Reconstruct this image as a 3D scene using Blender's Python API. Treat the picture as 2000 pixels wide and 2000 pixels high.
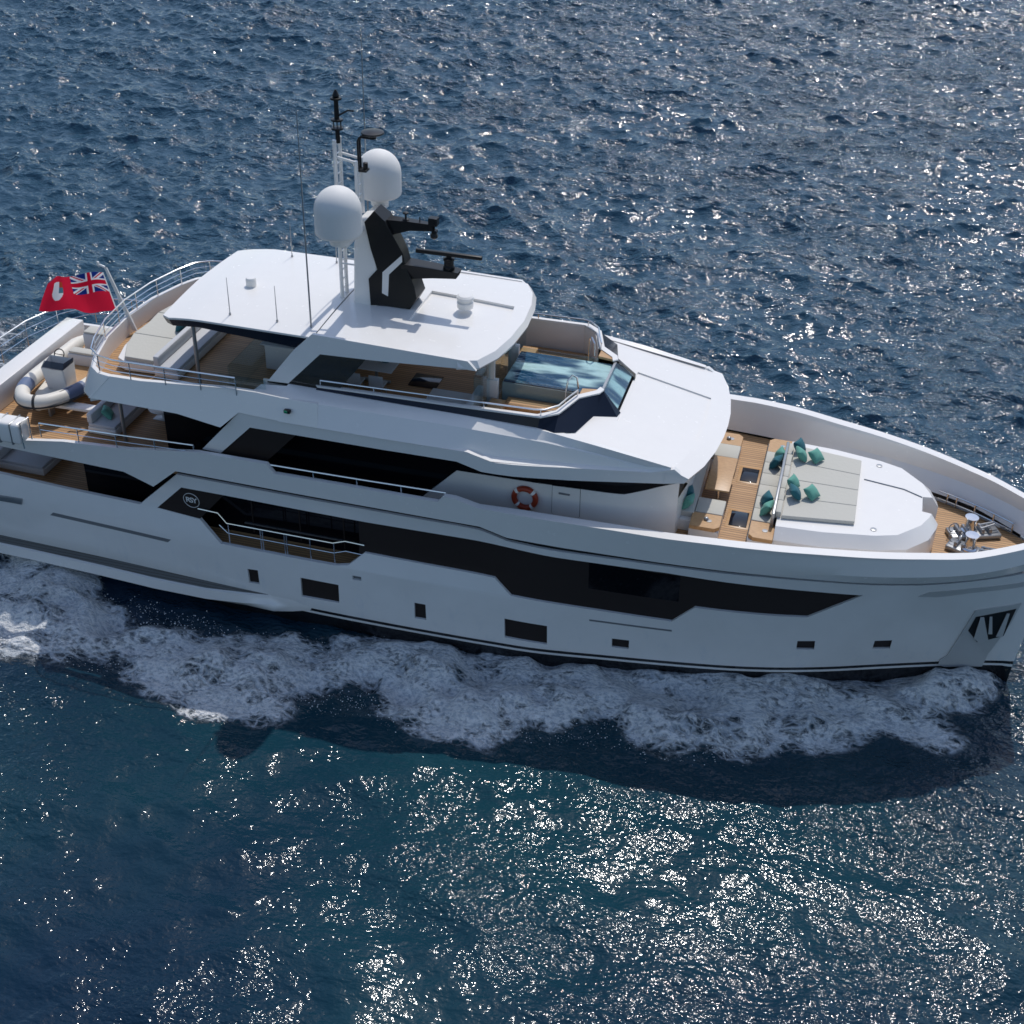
import bpy, bmesh, math, random
import numpy as np
from mathutils import Vector, Matrix
from mathutils.geometry import tessellate_polygon
random.seed(7)
for o in list(bpy.data.objects): bpy.data.objects.remove(o)
S = bpy.context.scene
COL = S.collection
R = math.radians

# ---------------------------------------------------------------- camera
cam_d = bpy.data.cameras.new('camera'); cam = bpy.data.objects.new('camera', cam_d); COL.objects.link(cam)
yaw, pit, roll = -.2581, .5918, .0277
d = Vector((math.sin(yaw)*math.cos(pit), math.cos(yaw)*math.cos(pit), -math.sin(pit)))
r = Vector((math.cos(yaw), -math.sin(yaw), 0)); u = r.cross(d)
r2 = r*math.cos(roll) + u*math.sin(roll); u2 = -r*math.sin(roll) + u*math.cos(roll)
M = Matrix((r2, u2, -d)).transposed().to_4x4(); M.translation = Vector((10.5, -38.4, 30.0)); cam.matrix_world = M
cam_d.sensor_width = 36; cam_d.lens = 36*2580.5/2000
cam_d.clip_start = .5; cam_d.clip_end = 12000
S.camera = cam

# ---------------------------------------------------------------- world, sun, exposure
SUN_EL, SUN_AZ = R(59), R(4)          # sun stands beyond the yacht, ahead of the camera
W = bpy.data.worlds.new('World'); S.world = W; W.use_nodes = True
nt = W.node_tree; nt.nodes.clear()
sky = nt.nodes.new('ShaderNodeTexSky'); sky.sky_type = 'NISHITA'; sky.sun_disc = False
sky.sun_elevation = SUN_EL; sky.sun_rotation = SUN_AZ; sky.air_density = 1.0; sky.dust_density = 1.1; sky.ozone_density = 1.6
bg = nt.nodes.new('ShaderNodeBackground'); bg.inputs[1].default_value = .15
ow = nt.nodes.new('ShaderNodeOutputWorld'); nt.links.new(sky.outputs[0], bg.inputs[0]); nt.links.new(bg.outputs[0], ow.inputs[0])
sl = bpy.data.lights.new('sun', 'SUN'); sl.energy = 2.9; sl.angle = R(.5); sl.color = (1, .965, .92)
so = bpy.data.objects.new('sun', sl); COL.objects.link(so)
sv = Vector((math.sin(SUN_AZ)*math.cos(SUN_EL), math.cos(SUN_AZ)*math.cos(SUN_EL), math.sin(SUN_EL)))
so.rotation_euler = sv.to_track_quat('Z', 'Y').to_euler(); so.location = sv*100
S.view_settings.view_transform = 'Standard'; S.view_settings.look = 'None'
S.view_settings.exposure = -.10; S.view_settings.gamma = 1
S.render.engine = 'CYCLES'
S.cycles.max_bounces = 5; S.cycles.transparent_max_bounces = 10; S.cycles.caustics_reflective = False; S.cycles.caustics_refractive = False
S.cycles.sample_clamp_indirect = 1.5; S.cycles.use_denoising = True; S.cycles.use_adaptive_sampling = False; S.cycles.filter_width = 1.6

# ---------------------------------------------------------------- materials
class N:
    def __init__(s, name):
        s.m = bpy.data.materials.new(name); s.m.use_nodes = True; s.t = s.m.node_tree; s.n = s.t.nodes
        s.p = s.n['Principled BSDF']; s.o = s.n['Material Output']
    def new(s, t, **k):
        x = s.n.new(t)
        for a, v in k.items(): setattr(x, a, v)
        return x
    def l(s, a, b): s.t.links.new(a, b)
    def math(s, op, a, b=None, c=None, clamp=False):
        x = s.new('ShaderNodeMath', operation=op, use_clamp=clamp)
        for i, v in enumerate((a, b, c)):
            if v is None: continue
            if isinstance(v, (int, float)): x.inputs[i].default_value = v
            else: s.l(v, x.inputs[i])
        return x.outputs[0]
    def mix(s, f, a, b):
        x = s.new('ShaderNodeMix', data_type='RGBA')
        for i, v in ((0, f), (6, a), (7, b)):
            if isinstance(v, tuple): x.inputs[i].default_value = (*v, 1)
            elif isinstance(v, (int, float)): x.inputs[i].default_value = v
            else: s.l(v, x.inputs[i])
        return x.outputs[2]
    def noise(s, co, scale, detail=3, rough=.5, sc=None):
        x = s.new('ShaderNodeTexNoise'); x.inputs['Scale'].default_value = scale; x.inputs['Detail'].default_value = detail; x.inputs['Roughness'].default_value = rough
        if sc:
            mp = s.new('ShaderNodeMapping'); mp.inputs['Scale'].default_value = sc; s.l(co, mp.inputs[0]); co = mp.outputs[0]
        s.l(co, x.inputs['Vector']); return x.outputs[0]
    def obj(s): return s.new('ShaderNodeTexCoord').outputs['Object']
    def ramp(s, f, *st):
        x = s.new('ShaderNodeValToRGB'); cr = x.color_ramp
        while len(cr.elements) < len(st): cr.elements.new(.5)
        for e, (p, c) in zip(cr.elements, st): e.position = p; e.color = (*c, 1) if isinstance(c, tuple) else (c, c, c, 1)
        s.l(f, x.inputs[0]); return x.outputs[0]
    def smooth(s, f, a, b):
        x = s.new('ShaderNodeMapRange', interpolation_type='SMOOTHSTEP'); s.l(f, x.inputs[0])
        x.inputs[1].default_value = a; x.inputs[2].default_value = b; return x.outputs[0]
    def bump(s, h, st, dist=.02):
        b = s.new('ShaderNodeBump'); b.inputs['Strength'].default_value = st; b.inputs['Distance'].default_value = dist
        s.l(h, b.inputs['Height']); s.l(b.outputs[0], s.p.inputs['Normal'])
def plain(name, col, rough=.5, metal=0, coat=0, var=.06, spec=.5):
    k = N(name); co = k.obj()
    f = k.noise(co, 2.3, 4)
    k.l(k.mix(f, tuple(c*(1-var) for c in col), tuple(min(1, c*(1+var)) for c in col)), k.p.inputs['Base Color'])
    rr = k.math('MULTIPLY_ADD', k.noise(co, 5, 3), .12, rough-.06, clamp=True); k.l(rr, k.p.inputs['Roughness'])
    k.p.inputs['Metallic'].default_value = metal; k.p.inputs['Coat Weight'].default_value = coat; k.p.inputs['Specular IOR Level'].default_value = spec
    return k.m
def hull_paint():
    k = N('hull_paint'); co = k.obj(); sp = k.new('ShaderNodeSeparateXYZ'); k.l(co, sp.inputs[0]); z = sp.outputs[2]
    def band(a, b): return k.math('MULTIPLY', k.math('GREATER_THAN', z, a), k.math('LESS_THAN', z, b))
    blk = k.math('ADD', band(.66, .80), k.math('LESS_THAN', z, .55), clamp=True)
    base = k.mix(k.noise(co, 1.4, 4), (.725, .71, .69), (.785, .77, .75))
    salt_ripple_light = k.smooth(k.noise(co, 2.2, 6, .65, (1, 1, .45)), .52, .74)
    low = k.smooth(z, 3.2, .7)
    base = k.mix(k.math('MULTIPLY', k.math('MULTIPLY', salt_ripple_light, low), .55), base, (.60, .63, .66))  # salt speckle, strengthened to paint rippling water light low on the hull
    k.l(k.mix(blk, base, (.012, .012, .014)), k.p.inputs['Base Color'])
    k.p.inputs['Roughness'].default_value = .22; k.p.inputs['Coat Weight'].default_value = .3
    return k.m
def teak(name, axis=1, period=.13, tone=1.0, grey=False):
    k = N(name); co = k.obj(); sp = k.new('ShaderNodeSeparateXYZ'); k.l(co, sp.inputs[0])
    t = k.math('DIVIDE', sp.outputs[axis], period); fr = k.math('FRACT', t); fl = k.math('FLOOR', t)
    seam = k.math('LESS_THAN', fr, .17)
    wn = k.new('ShaderNodeTexWhiteNoise', noise_dimensions='1D'); k.l(fl, wn.inputs['W'])
    g = k.noise(co, 9, 5, .6, (.25, 2.5, 1) if axis == 1 else (2.5, .25, 1))
    c1 = k.mix(wn.outputs[0], (.40*tone, .225*tone, .098*tone), (.52*tone, .305*tone, .14*tone))
    c2 = k.mix(k.math('MULTIPLY', g, .45), c1, (.30*tone, .16*tone, .065*tone))
    if grey: c2 = k.mix(g, (.10, .105, .10), (.16, .16, .15))
    k.l(k.mix(seam, c2, (.055, .04, .03)), k.p.inputs['Base Color']); k.p.inputs['Roughness'].default_value = .6
    return k.m
def wood(name):
    k = N(name); co = k.obj(); g = k.noise(co, 6, 6, .6, (1, 6, 1))
    k.l(k.ramp(g, (.3, (.36, .20, .085)), (.7, (.54, .33, .155))), k.p.inputs['Base Color']); k.p.inputs['Roughness'].default_value = .42
    return k.m
def fabric(name, col, seams=None):
    k = N(name); co = k.obj(); f = k.noise(co, 45, 2); c = k.mix(f, tuple(x*.9 for x in col), tuple(x*1.08 for x in col))
    k.l(c, k.p.inputs['Base Color']); k.p.inputs['Roughness'].default_value = .9; k.p.inputs['Sheen Weight'].default_value = .15
    k.bump(k.noise(co, 7, 3), .25, .03); return k.m
def glass(name, tint, gloss=.12):
    k = N(name); tr = k.new('ShaderNodeBsdfTransparent'); tr.inputs[0].default_value = (*tint, 1)
    gl = k.new('ShaderNodeBsdfGlossy'); gl.inputs['Roughness'].default_value = .02; gl.inputs['Color'].default_value = (.9, .95, 1, 1)
    lw = k.new('ShaderNodeLayerWeight'); lw.inputs[0].default_value = .5
    mx = k.new('ShaderNodeMixShader'); k.l(k.math('MULTIPLY_ADD', k.math('POWER', lw.outputs['Facing'], 4.0), .6, gloss*.4), mx.inputs[0]); k.l(tr.outputs[0], mx.inputs[1]); k.l(gl.outputs[0], mx.inputs[2])
    k.l(mx.outputs[0], k.o.inputs[0]); return k.m
WHITE = plain('white_gelcoat', (.765, .745, .715), .25, coat=.25, var=.025)
HULL = hull_paint()
MATTE = plain('radome_white', (.73, .715, .69), .6, spec=.3, var=.02)
PLATE = plain('brushed_plate', (.50, .50, .49), .35, metal=.1)
CREAM = plain('warm_white', (.70, .68, .65), .4, var=.03)
BLACK = plain('black_satin', (.009, .009, .010), .36, spec=.28)
PANEL = plain('bronze_black_panel', (.026, .019, .017), .45, spec=.22)
NAVY = plain('navy_gloss', (.006, .010, .022), .22, spec=.3)
GLASSK = plain('dark_window_glass', (.004, .004, .006), .06, spec=.22)
STEEL = plain('polished_steel', (.72, .73, .75), .16, metal=1)
GREY = plain('grey_metal', (.33, .34, .35), .32, metal=.7)
GREYP = plain('grey_plastic', (.16, .17, .18), .45)
RUBBER = plain('black_rubber', (.02, .02, .022), .6)
TEAK = teak('teak_deck'); TEAKX = teak('teak_deck_cross', 0)
WOOD = wood('varnished_teak')
SLAT = teak('grey_slats', 1, .15, 1, True)
BEIGE = fabric('beige_canvas', (.50, .485, .43)); TEAL = fabric('sea_green_fabric', (.10, .31, .245)); PETROL = fabric('petrol_fabric', (.008, .105, .135))
GREYF = fabric('pale_grey_fabric', (.55, .56, .58))
ORANGE = plain('orange_vinyl', (.33, .038, .012), .45)
HYPALON = plain('cream_hypalon', (.70, .665, .59), .5, var=.04)
CLEAR = glass('clear_glass', (.86, .92, .93)); SMOKE = glass('smoked_glass', (.16, .18, .21), .16)
SKYL = plain('skylight_glass', (.006, .010, .018), .06)
GREENL = plain('green_lens', (.02, .25, .12), .2)
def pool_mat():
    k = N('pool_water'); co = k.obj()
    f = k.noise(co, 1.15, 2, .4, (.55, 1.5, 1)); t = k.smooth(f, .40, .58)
    k.l(k.mix(t, (.012, .055, .11), (.38, .56, .56)), k.p.inputs['Base Color'])  # pale and navy patches paint caustics and reflections into the water colour
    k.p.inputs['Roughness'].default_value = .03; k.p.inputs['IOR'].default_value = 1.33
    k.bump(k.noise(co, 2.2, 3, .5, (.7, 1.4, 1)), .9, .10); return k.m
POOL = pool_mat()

# ---------------------------------------------------------------- mesh helpers
class MB:
    def __init__(s): s.v = []; s.f = []; s.m = []
    def add(s, vs, fs, mi=0):
        b = len(s.v); s.v += [tuple(v) for v in vs]; s.f += [tuple(b+i for i in f) for f in fs]; s.m += [mi]*len(fs); return s
    def box(s, x0, x1, y0, y1, z0, z1, mi=0, mat=None):
        vs = [Vector((x, y, z)) for x in (x0, x1) for y in (y0, y1) for z in (z0, z1)]
        if mat is not None: vs = [mat @ v for v in vs]
        return s.add(vs, [(0, 1, 3, 2), (4, 6, 7, 5), (0, 4, 5, 1), (2, 3, 7, 6), (0, 2, 6, 4), (1, 5, 7, 3)], mi)
    def rbox(s, x0, x1, y0, y1, z0, z1, rd=.04, mi=0, mat=None, seg=2):
        bm = bmesh.new(); vs = [bm.verts.new((x, y, z)) for x in (x0, x1) for y in (y0, y1) for z in (z0, z1)]
        for f in [(0, 1, 3, 2), (4, 6, 7, 5), (0, 4, 5, 1), (2, 3, 7, 6), (0, 2, 6, 4), (1, 5, 7, 3)]: bm.faces.new([vs[i] for i in f])
        rd = min(rd, .49*min(abs(x1-x0), abs(y1-y0), abs(z1-z0)))
        bmesh.ops.bevel(bm, geom=bm.edges[:], offset=rd, segments=seg, profile=.5, affect='EDGES')
        bm.verts.index_update(); V = [v.co.copy() for v in bm.verts]
        if mat is not None: V = [mat @ v for v in V]
        s.add(V, [[v.index for v in f.verts] for f in bm.faces], mi); bm.free(); return s
    def tube(s, pts, rad, n=8, closed=False, mi=0):
        P = [Vector(p) for p in pts]; k = len(P); rr = rad if isinstance(rad, (list, tuple)) else [rad]*k
        T = []
        for i in range(k):
            a = P[i-1] if (i or closed) else P[i]; b = P[(i+1) % k] if (i < k-1 or closed) else P[i]
            T.append((b-a).normalized())
        up = Vector((0, 0, 1)) if abs(T[0].z) < .9 else Vector((1, 0, 0))
        nr = T[0].cross(up).normalized(); vs = []
        for i in range(k):
            nr = (nr - T[i]*nr.dot(T[i])).normalized(); bi = T[i].cross(nr)
            for j in range(n):
                a = 2*math.pi*j/n; vs.append(P[i] + (nr*math.cos(a) + bi*math.sin(a))*rr[i])
        fs = [(i*n+j, i*n+(j+1) % n, ((i+1) % k)*n+(j+1) % n, ((i+1) % k)*n+j) for i in range(k if closed else k-1) for j in range(n)]
        if not closed: fs += [tuple(range(n))[::-1], tuple((k-1)*n+j for j in range(n))]
        return s.add(vs, fs, mi)
    def lathe(s, prof, c=(0, 0, 0), n=24, mi=0, mat=None):
        vs = []; c = Vector(c)
        for rr, z in prof:
            for j in range(n): vs.append(Vector((rr*math.cos(2*math.pi*j/n), rr*math.sin(2*math.pi*j/n), z)))
        if mat is not None: vs = [mat @ v for v in vs]
        vs = [v+c for v in vs]; k = len(prof)
        fs = [(i*n+j, i*n+(j+1) % n, (i+1)*n+(j+1) % n, (i+1)*n+j) for i in range(k-1) for j in range(n)]
        fs += [tuple(range(n))[::-1], tuple((k-1)*n+j for j in range(n))]
        return s.add(vs, fs, mi)
    def loft(s, lines, mi=0, closed=False, cap=False):
        n = len(lines[0]); vs = [p for l in lines for p in l]; k = len(lines)
        s.add(vs, [(i*n+j, i*n+j+1, (i+1)*n+j+1, (i+1)*n+j) for i in range(k-1) for j in range(n-1)] +
              ([((k-1)*n+j, (k-1)*n+j+1, j+1, j) for j in range(n-1)] if closed else []), mi)
        if cap:
            b = len(s.v) - n*k; s.f += [tuple(b+i*n for i in range(k)), tuple(b+i*n+n-1 for i in range(k))]; s.m += [mi, mi]
        return s
    def sheet(s, outer, fm, holes=(), du=.6, dv=.8, mi=0, both=True):
        # a flat outline (u, v) cut into strips, laid on a surface: fm(u, v, 0) is its face, fm(u, v, 1) its back
        polys = [[Vector((p[0], p[1], 0)) for p in outer]] + [[Vector((p[0], p[1], 0)) for p in h] for h in holes]
        flat = [p for q in polys for p in q]
        bm = bmesh.new(); bv = [bm.verts.new(p) for p in flat]
        for t in tessellate_polygon(polys):
            try: bm.faces.new([bv[i] for i in t])
            except ValueError: pass
        for ax, st in ((0, du), (1, dv)):
            if not st: continue
            lo = min(p[ax] for p in flat); hi = max(p[ax] for p in flat); k = math.floor(lo/st)+1
            while k*st < hi-1e-4:
                nn = Vector((1, 0, 0)) if ax == 0 else Vector((0, 1, 0))
                bmesh.ops.bisect_plane(bm, geom=bm.verts[:]+bm.edges[:]+bm.faces[:], plane_co=nn*k*st, plane_no=nn, dist=1e-5); k += 1
        bmesh.ops.remove_doubles(bm, verts=bm.verts[:], dist=1e-4)
        bm.verts.index_update(); bm.edges.index_update()
        V = [v.co.copy() for v in bm.verts]; n = len(V); F = [[v.index for v in f.verts] for f in bm.faces]
        E = [[l.vert.index, l.link_loop_next.vert.index] for e in bm.edges if len(e.link_faces) == 1 for l in e.link_loops[:1]]
        bm.free()
        for sg in ((-1, 1) if both else (-1,)):
            fr = [fm(v.x, v.y, 0) for v in V]; bk = [fm(v.x, v.y, 1) for v in V]
            pts = [(p[0], p[1]*-sg, p[2]) for p in fr] + [(p[0], p[1]*-sg, p[2]) for p in bk]
            s.add(pts, F + [[i+n for i in f[::-1]] for f in F] + [(b, a, a+n, b+n) for a, b in E], mi)
        return s
    def mirror(s):
        n = len(s.v); s.v += [(x, -y, z) for x, y, z in s.v]; s.f += [tuple(n+i for i in f[::-1]) for f in s.f]; s.m += s.m[:]; return s
    def pair(s, name, mats, parent=None, ang=28, bevel=0):
        # the near and the far copy of a side piece, each a mesh of its own
        out = []
        for sg in (-1, 1):
            k = MB(); keep = [i for i, f in enumerate(s.f) if sum(s.v[j][1] for j in f)*sg > 0]; ix = {}
            for i in keep:
                fc = []
                for j in s.f[i]:
                    if j not in ix: ix[j] = len(k.v); k.v.append(s.v[j])
                    fc.append(ix[j])
                k.f.append(tuple(fc)); k.m.append(s.m[i])
            out.append(k.build(name, mats, parent, ang, bevel))
        return out
    def build(s, name, mats, parent=None, ang=28, bevel=0, loc=None, label=None):
        me = bpy.data.meshes.new(name)
        vs = s.v
        if loc is not None: vs = [(x-loc[0], y-loc[1], z-loc[2]) for x, y, z in vs]
        me.from_pydata(vs, [], s.f)
        bm = bmesh.new(); bm.from_mesh(me); bm.faces.ensure_lookup_table()
        for f, mi in zip(bm.faces, s.m): f.material_index = mi; f.smooth = True
        bmesh.ops.recalc_face_normals(bm, faces=bm.faces[:]); bm.to_mesh(me); bm.free()
        me.set_sharp_from_angle(angle=R(ang))
        for m in (mats if isinstance(mats, (list, tuple)) else [mats]): me.materials.append(m)
        o = bpy.data.objects.new(name, me); COL.objects.link(o)
        if parent is not None: o.parent = parent
        if loc is not None: o.location = loc
        if bevel:
            b = o.modifiers.new('bevel', 'BEVEL'); b.width = bevel; b.segments = 2; b.limit_method = 'ANGLE'; b.angle_limit = R(35)
        if label: o['label'] = label
        return o
def tag(o, label, cat, group=None, kind=None):
    if label: o['label'] = label
    if cat: o['category'] = cat
    if group: o['group'] = group
    if kind: o['kind'] = kind
    return o
def empty(name, label, cat, loc=(0, 0, 0), group=None):
    o = bpy.data.objects.new(name, None); COL.objects.link(o); o.location = loc; o.empty_display_size = .3
    return tag(o, label, cat, group)
def resamp(pts, n):
    P = [Vector(p) for p in pts]; L = [0]
    for a, b in zip(P, P[1:]): L.append(L[-1]+(b-a).length)
    out = []; k = 0
    for i in range(n):
        t = L[-1]*i/(n-1)
        while k < len(P)-2 and t > L[k+1]: k += 1
        out.append(P[k].lerp(P[k+1], (t-L[k])/max(1e-9, L[k+1]-L[k])))
    return out
def xsamp(pts, xs):
    # a polyline (monotone in x) sampled at given x
    out = []
    for x in xs:
        for a, b in zip(pts, pts[1:]):
            if a[0] <= x <= b[0]: break
        t = (x-a[0])/max(1e-9, b[0]-a[0]); t = min(1, max(0, t)); out.append((x, a[1]+(b[1]-a[1])*t, a[2]+(b[2]-a[2])*t))
    return out
def rail(path, posts, h, mids=(), rt=.028, rp=.02, rm=.014):
    # path: base points; posts: indices of points with a post
    m = MB(); m.tube([(p[0], p[1], p[2]+h) for p in path], rt, 8)
    for q in mids: m.tube([(p[0], p[1], p[2]+h*q) for p in path], rm, 6)
    for p in posts: m.tube([(p[0], p[1], p[2]-.02), (p[0], p[1], p[2]+h)], rp, 6)
    return m
def interp(t, x):
    # smooth (Catmull-Rom / Hermite) interpolation of a station table
    n = len(t)
    if x <= t[0][0]: return t[0][1]
    if x >= t[-1][0]: return t[-1][1]
    for i in range(n - 1):
        if x <= t[i + 1][0]:
            x0, y0 = t[i]; x1, y1 = t[i + 1]
            def sl(k):
                if k == 0: return (t[1][1] - t[0][1]) / (t[1][0] - t[0][0])
                if k == n - 1: return (t[-1][1] - t[-2][1]) / (t[-1][0] - t[-2][0])
                a = (t[k][1] - t[k - 1][1]) / (t[k][0] - t[k - 1][0])
                b = (t[k + 1][1] - t[k][1]) / (t[k + 1][0] - t[k][0])
                return 0.0 if a * b <= 0 else 2 * a * b / (a + b)
            h = x1 - x0; u = (x - x0) / h
            m0 = sl(i) * h; m1 = sl(i + 1) * h
            return ((2*u**3 - 3*u*u + 1) * y0 + (u**3 - 2*u*u + u) * m0
                    + (-2*u**3 + 3*u*u) * y1 + (u**3 - u*u) * m1)
# half breadth of the hull at z = 0.8 and at z = 6.5
HB_LOW = [(-19.6, 4.0), (-14, 4.15), (-8, 4.4), (-5, 4.47), (1.6, 4.31), (5, 3.86), (8.6, 3.25), (10.25, 2.86), (12, 2.3), (14, 1.52), (16, .75), (17.3, .3), (18.3, .02)]
HB_TOP = [(-19.6, 4.6), (-14, 4.72), (-5, 4.82), (2, 4.9), (6, 4.88), (8.1, 4.77), (9.7, 4.57), (11.2, 4.25), (12.7, 3.9), (14.2, 3.43), (15.8, 2.75), (17.3, 1.72), (18.1, .95), (18.75, .03)]
def hb(x, z):
    a = interp(HB_LOW, x); b = interp(HB_TOP, x)
    if z < .8:
        return max(.02, a - (.8 - z) * .22)
    return a + (b - a) * (z - .8) / 5.7
def lean(x, z):
    # the hull side tucks inboard above a knuckle on the after two thirds
    fx = min(1, max(0, (3.4 - x) / 3.4)); fx = fx * fx * (3 - 2 * fx)
    u = min(1, max(0, (z - 3.0) / .95))
    return .27 * fx * u
def hy(x, z):
    return hb(x, z) - lean(x, z)
YU = [(-20, 4.4), (-3, 4.42), (.9, 4.5), (3.5, 4.1), (5.8, 3.7), (6.4, 3.6)]
def yU(x): return interp(YU, x)
def yF(x, z): return 4.45 - .36 * (z - 8.4)


# ================================================================ THE YACHT
yacht = empty('motor_yacht', 'white three deck motor yacht under way with dark side windows and teak decks', 'yacht')
MD, UD, SD = 2.85, 5.58, 8.2

# ---- hull
gap = [(-10.431, 5.634), (-5.55, 5.641), (0.482, 5.694), (1.438, 5.497), (6.627, 5.642), (9.788, 5.658), (12.898, 5.474), (14.451, 5.409), (15.996, 5.439), (17.604, 5.329)]
gap = [(x, z-.15) for x, z in gap]
strut_foot = [(-12.148, 3.819)][0]
sheer = [(-15.101, 3.838), (-17.853, 3.912)]
hole = [(-10.334, 4.952), (-11.457, 3.819), (-9.791, 3.723), (-8.989, 2.955), (-4.623, 3.015), (-4.176, 3.12), (-3.602, 3.678), (1.007, 3.655), (1.604, 3.089), (6.961, 2.887), (7.659, 3.703), (11.205, 3.582), (12.784, 4.784), (9.848, 5.041), (6.649, 5.197), (1.613, 5.093), (-3.489, 4.973), (-8.731, 4.973)]
WIN = [[(-8.081, 2.034), (-7.669, 2.067), (-7.678, 1.423), (-8.084, 1.39)], [(-6.028, 2.152), (-4.595, 2.161), (-4.623, 1.317), (-6.056, 1.271)], [(-1.83, 2.001), (-1.425, 2.001), (-1.426, 1.285), (-1.845, 1.283)], [(1.37, 2.006), (2.841, 1.952), (2.847, 1.055), (1.373, 1.116)], [(5.025, 1.693), (5.605, 1.686), (5.601, 1.236), (5.03, 1.25)], [(11.052, 2.302), (11.615, 2.307), (11.64, 1.826), (11.062, 1.845)], [(13.528, 2.235), (14.084, 2.233), (14.089, 1.744), (13.518, 1.775)]]
VENT = [[(-4.042, 2.719), (-3.713, 2.726), (-3.726, 2.546), (-4.044, 2.534)]]
LOGW = [[(-18.116, 3.041), (-16.988, 3.097), (-17.065, 2.834), (-18.181, 2.792)]]
ANCH = [(16.764, 3.522), (16.422, 3.676), (16.532, 2.155), (16.833, 1.917), (17.334, 1.921), (17.626, 3.543)]
outer = [(-19.6, -1.0), (18.3, -1.0), (18.35, .7), (18.6, 5.15)] + gap[::-1] + [strut_foot] + sheer + [(-19.6, 3.95)]
def on_hull(off=0, th=.14):
    def f(x, z, b): return (x, -max(.012, hy(x, z)-off-th*b*min(1, hy(x, z))), z)
    return f
h = MB(); h.sheet(outer, on_hull(), [hole]+WIN+VENT, .45, .45)
h.box(-19.6, -19.45, -4.0, 4.0, -1, 3.9)
h.build('hull', HULL, yacht, 24)
def quadwin(q, name, mat, off=.10, th=.05, both=True):
    m = MB(); cx = sum(p[0] for p in q)/len(q); cz = sum(p[1] for p in q)/len(q)
    qq = [(cx+(p[0]-cx)*1.03, cz+(p[1]-cz)*1.03) for p in q]
    m.sheet(qq, on_hull(off, th), (), .6, .6, both=both); return m.pair(name, mat, yacht)
for q in WIN:
    for sg in (-1, 1):
        m = MB(); cx = sum(p[0] for p in q)/4; cz = sum(p[1] for p in q)/4
        m.sheet([(cx+(p[0]-cx)*1.06, cz+(p[1]-cz)*1.06) for p in q], on_hull(.09, .04), (), .6, .6, both=False)
        if sg > 0: m.v = [(x, -y, z) for x, y, z in m.v]
        m.build('hull_window', PANEL, yacht)
quadwin(VENT[0], 'hull_vent', GREYP)
for q in [[(-15.951, 2.588), (-15.792, 2.746), (-10.999, 2.644), (-11.15, 2.488)], [(4.253, 2.514), (6.982, 2.463), (6.987, 2.379), (4.255, 2.435)]]:
    m = MB(); m.sheet(q, on_hull(-.006, .03), (), .6, .6); m.pair('vent_groove', GREYP, yacht)
m = MB(); m.sheet([(-18.116, 3.041), (-16.988, 3.097), (-17.065, 2.834), (-18.181, 2.792)], on_hull(-.03, .06), (), .6, .6); m.pair('fairlead_plate', GREY, yacht, bevel=.01)
# main deck window band, recessed in the opening of the hull side
wb = [(-3.802, 4.987), (-3.852, 3.384), (0.985, 3.506), (1.579, 2.921), (6.954, 2.688), (7.655, 3.508), (11.22, 3.376), (12.91, 4.741), (9.836, 5.05), (6.63, 5.228), (1.584, 5.121)]
m = MB(); m.sheet(wb, on_hull(.10, .04), (), .5, .5); m.pair('window_band', PANEL, yacht)
m = MB(); m.sheet([(4.181, 5.079), (7.112, 5.019), (7.112, 3.831), (4.172, 3.891)], on_hull(.085, .03), (), .5, .5); m.pair('saloon_window', GLASSK, yacht)
dp = [(-10.366, 4.97), (-8.706, 4.981), (-9.787, 3.726), (-11.515, 3.771)]
m = MB(); m.sheet(dp, on_hull(.03, .04), (), .5, .5); m.pair('side_panel', PANEL, yacht)
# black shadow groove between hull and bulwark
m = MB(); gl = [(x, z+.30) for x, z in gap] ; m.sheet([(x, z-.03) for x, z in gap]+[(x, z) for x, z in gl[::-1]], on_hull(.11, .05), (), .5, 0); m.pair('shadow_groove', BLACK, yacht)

# ---- stern side platform
so_ = [(-18.443, -4.58, 1.0), (-16.871, -4.602, 1.0), (-15.34, -4.662, 1.0), (-13.832, -4.722, 1.0), (-11.699, -4.837, 1.0), (-9.669, -4.84, 1.0), (-8.347, -4.679, 1.0), (-7.268, -4.435, 1.0)] + [(-6.5, -4.46, 1.0), (-5.6, -4.44, 1.0), (-4.9, -4.40, 1.0)]
xs = [p[0] for p in so_]
m = MB(); A = []; B = []; C_ = []; D_ = []
for x, y, z in so_:
    yi = -hy(x, 1.0)+.05; A.append((x, yi, 1.0)); B.append((x, min(y, yi-.02), 1.0)); fz = min(1, max(0, (-4.9-x)/2.2)); C_.append((x, min(y, yi-.02)-.03*fz, 1-.38*fz)); D_.append((x, yi, .95-.7*fz))
m.loft([[(-19.6, A[0][1], 1.0)]+A, [(-19.6, B[0][1], 1.0)]+B, [(-19.6, C_[0][1], .62)]+C_, [(-19.6, D_[0][1], .25)]+D_], closed=True)
m.mirror(); m.pair('side_platform', WHITE, yacht, 35, bevel=.02)
m = MB(); L0 = [(x, -hy(x, 1.0)+.02, 1.006) for x in [-19.6]+xs]; L1 = [(b[0], b[1]+.12, 1.006) for b in [(-19.6, B[0][1])]+B]
L1 = [(a[0], min(a[1]-.001, b[1]), 1.006) for a, b in zip(L0, L1)]
m.loft([L0, L1, [(p[0], p[1], p[2]+.012) for p in L1], [(p[0], p[1], p[2]+.012) for p in L0]], closed=True); m.mirror(); m.pair('platform_slats', SLAT, yacht)

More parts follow.
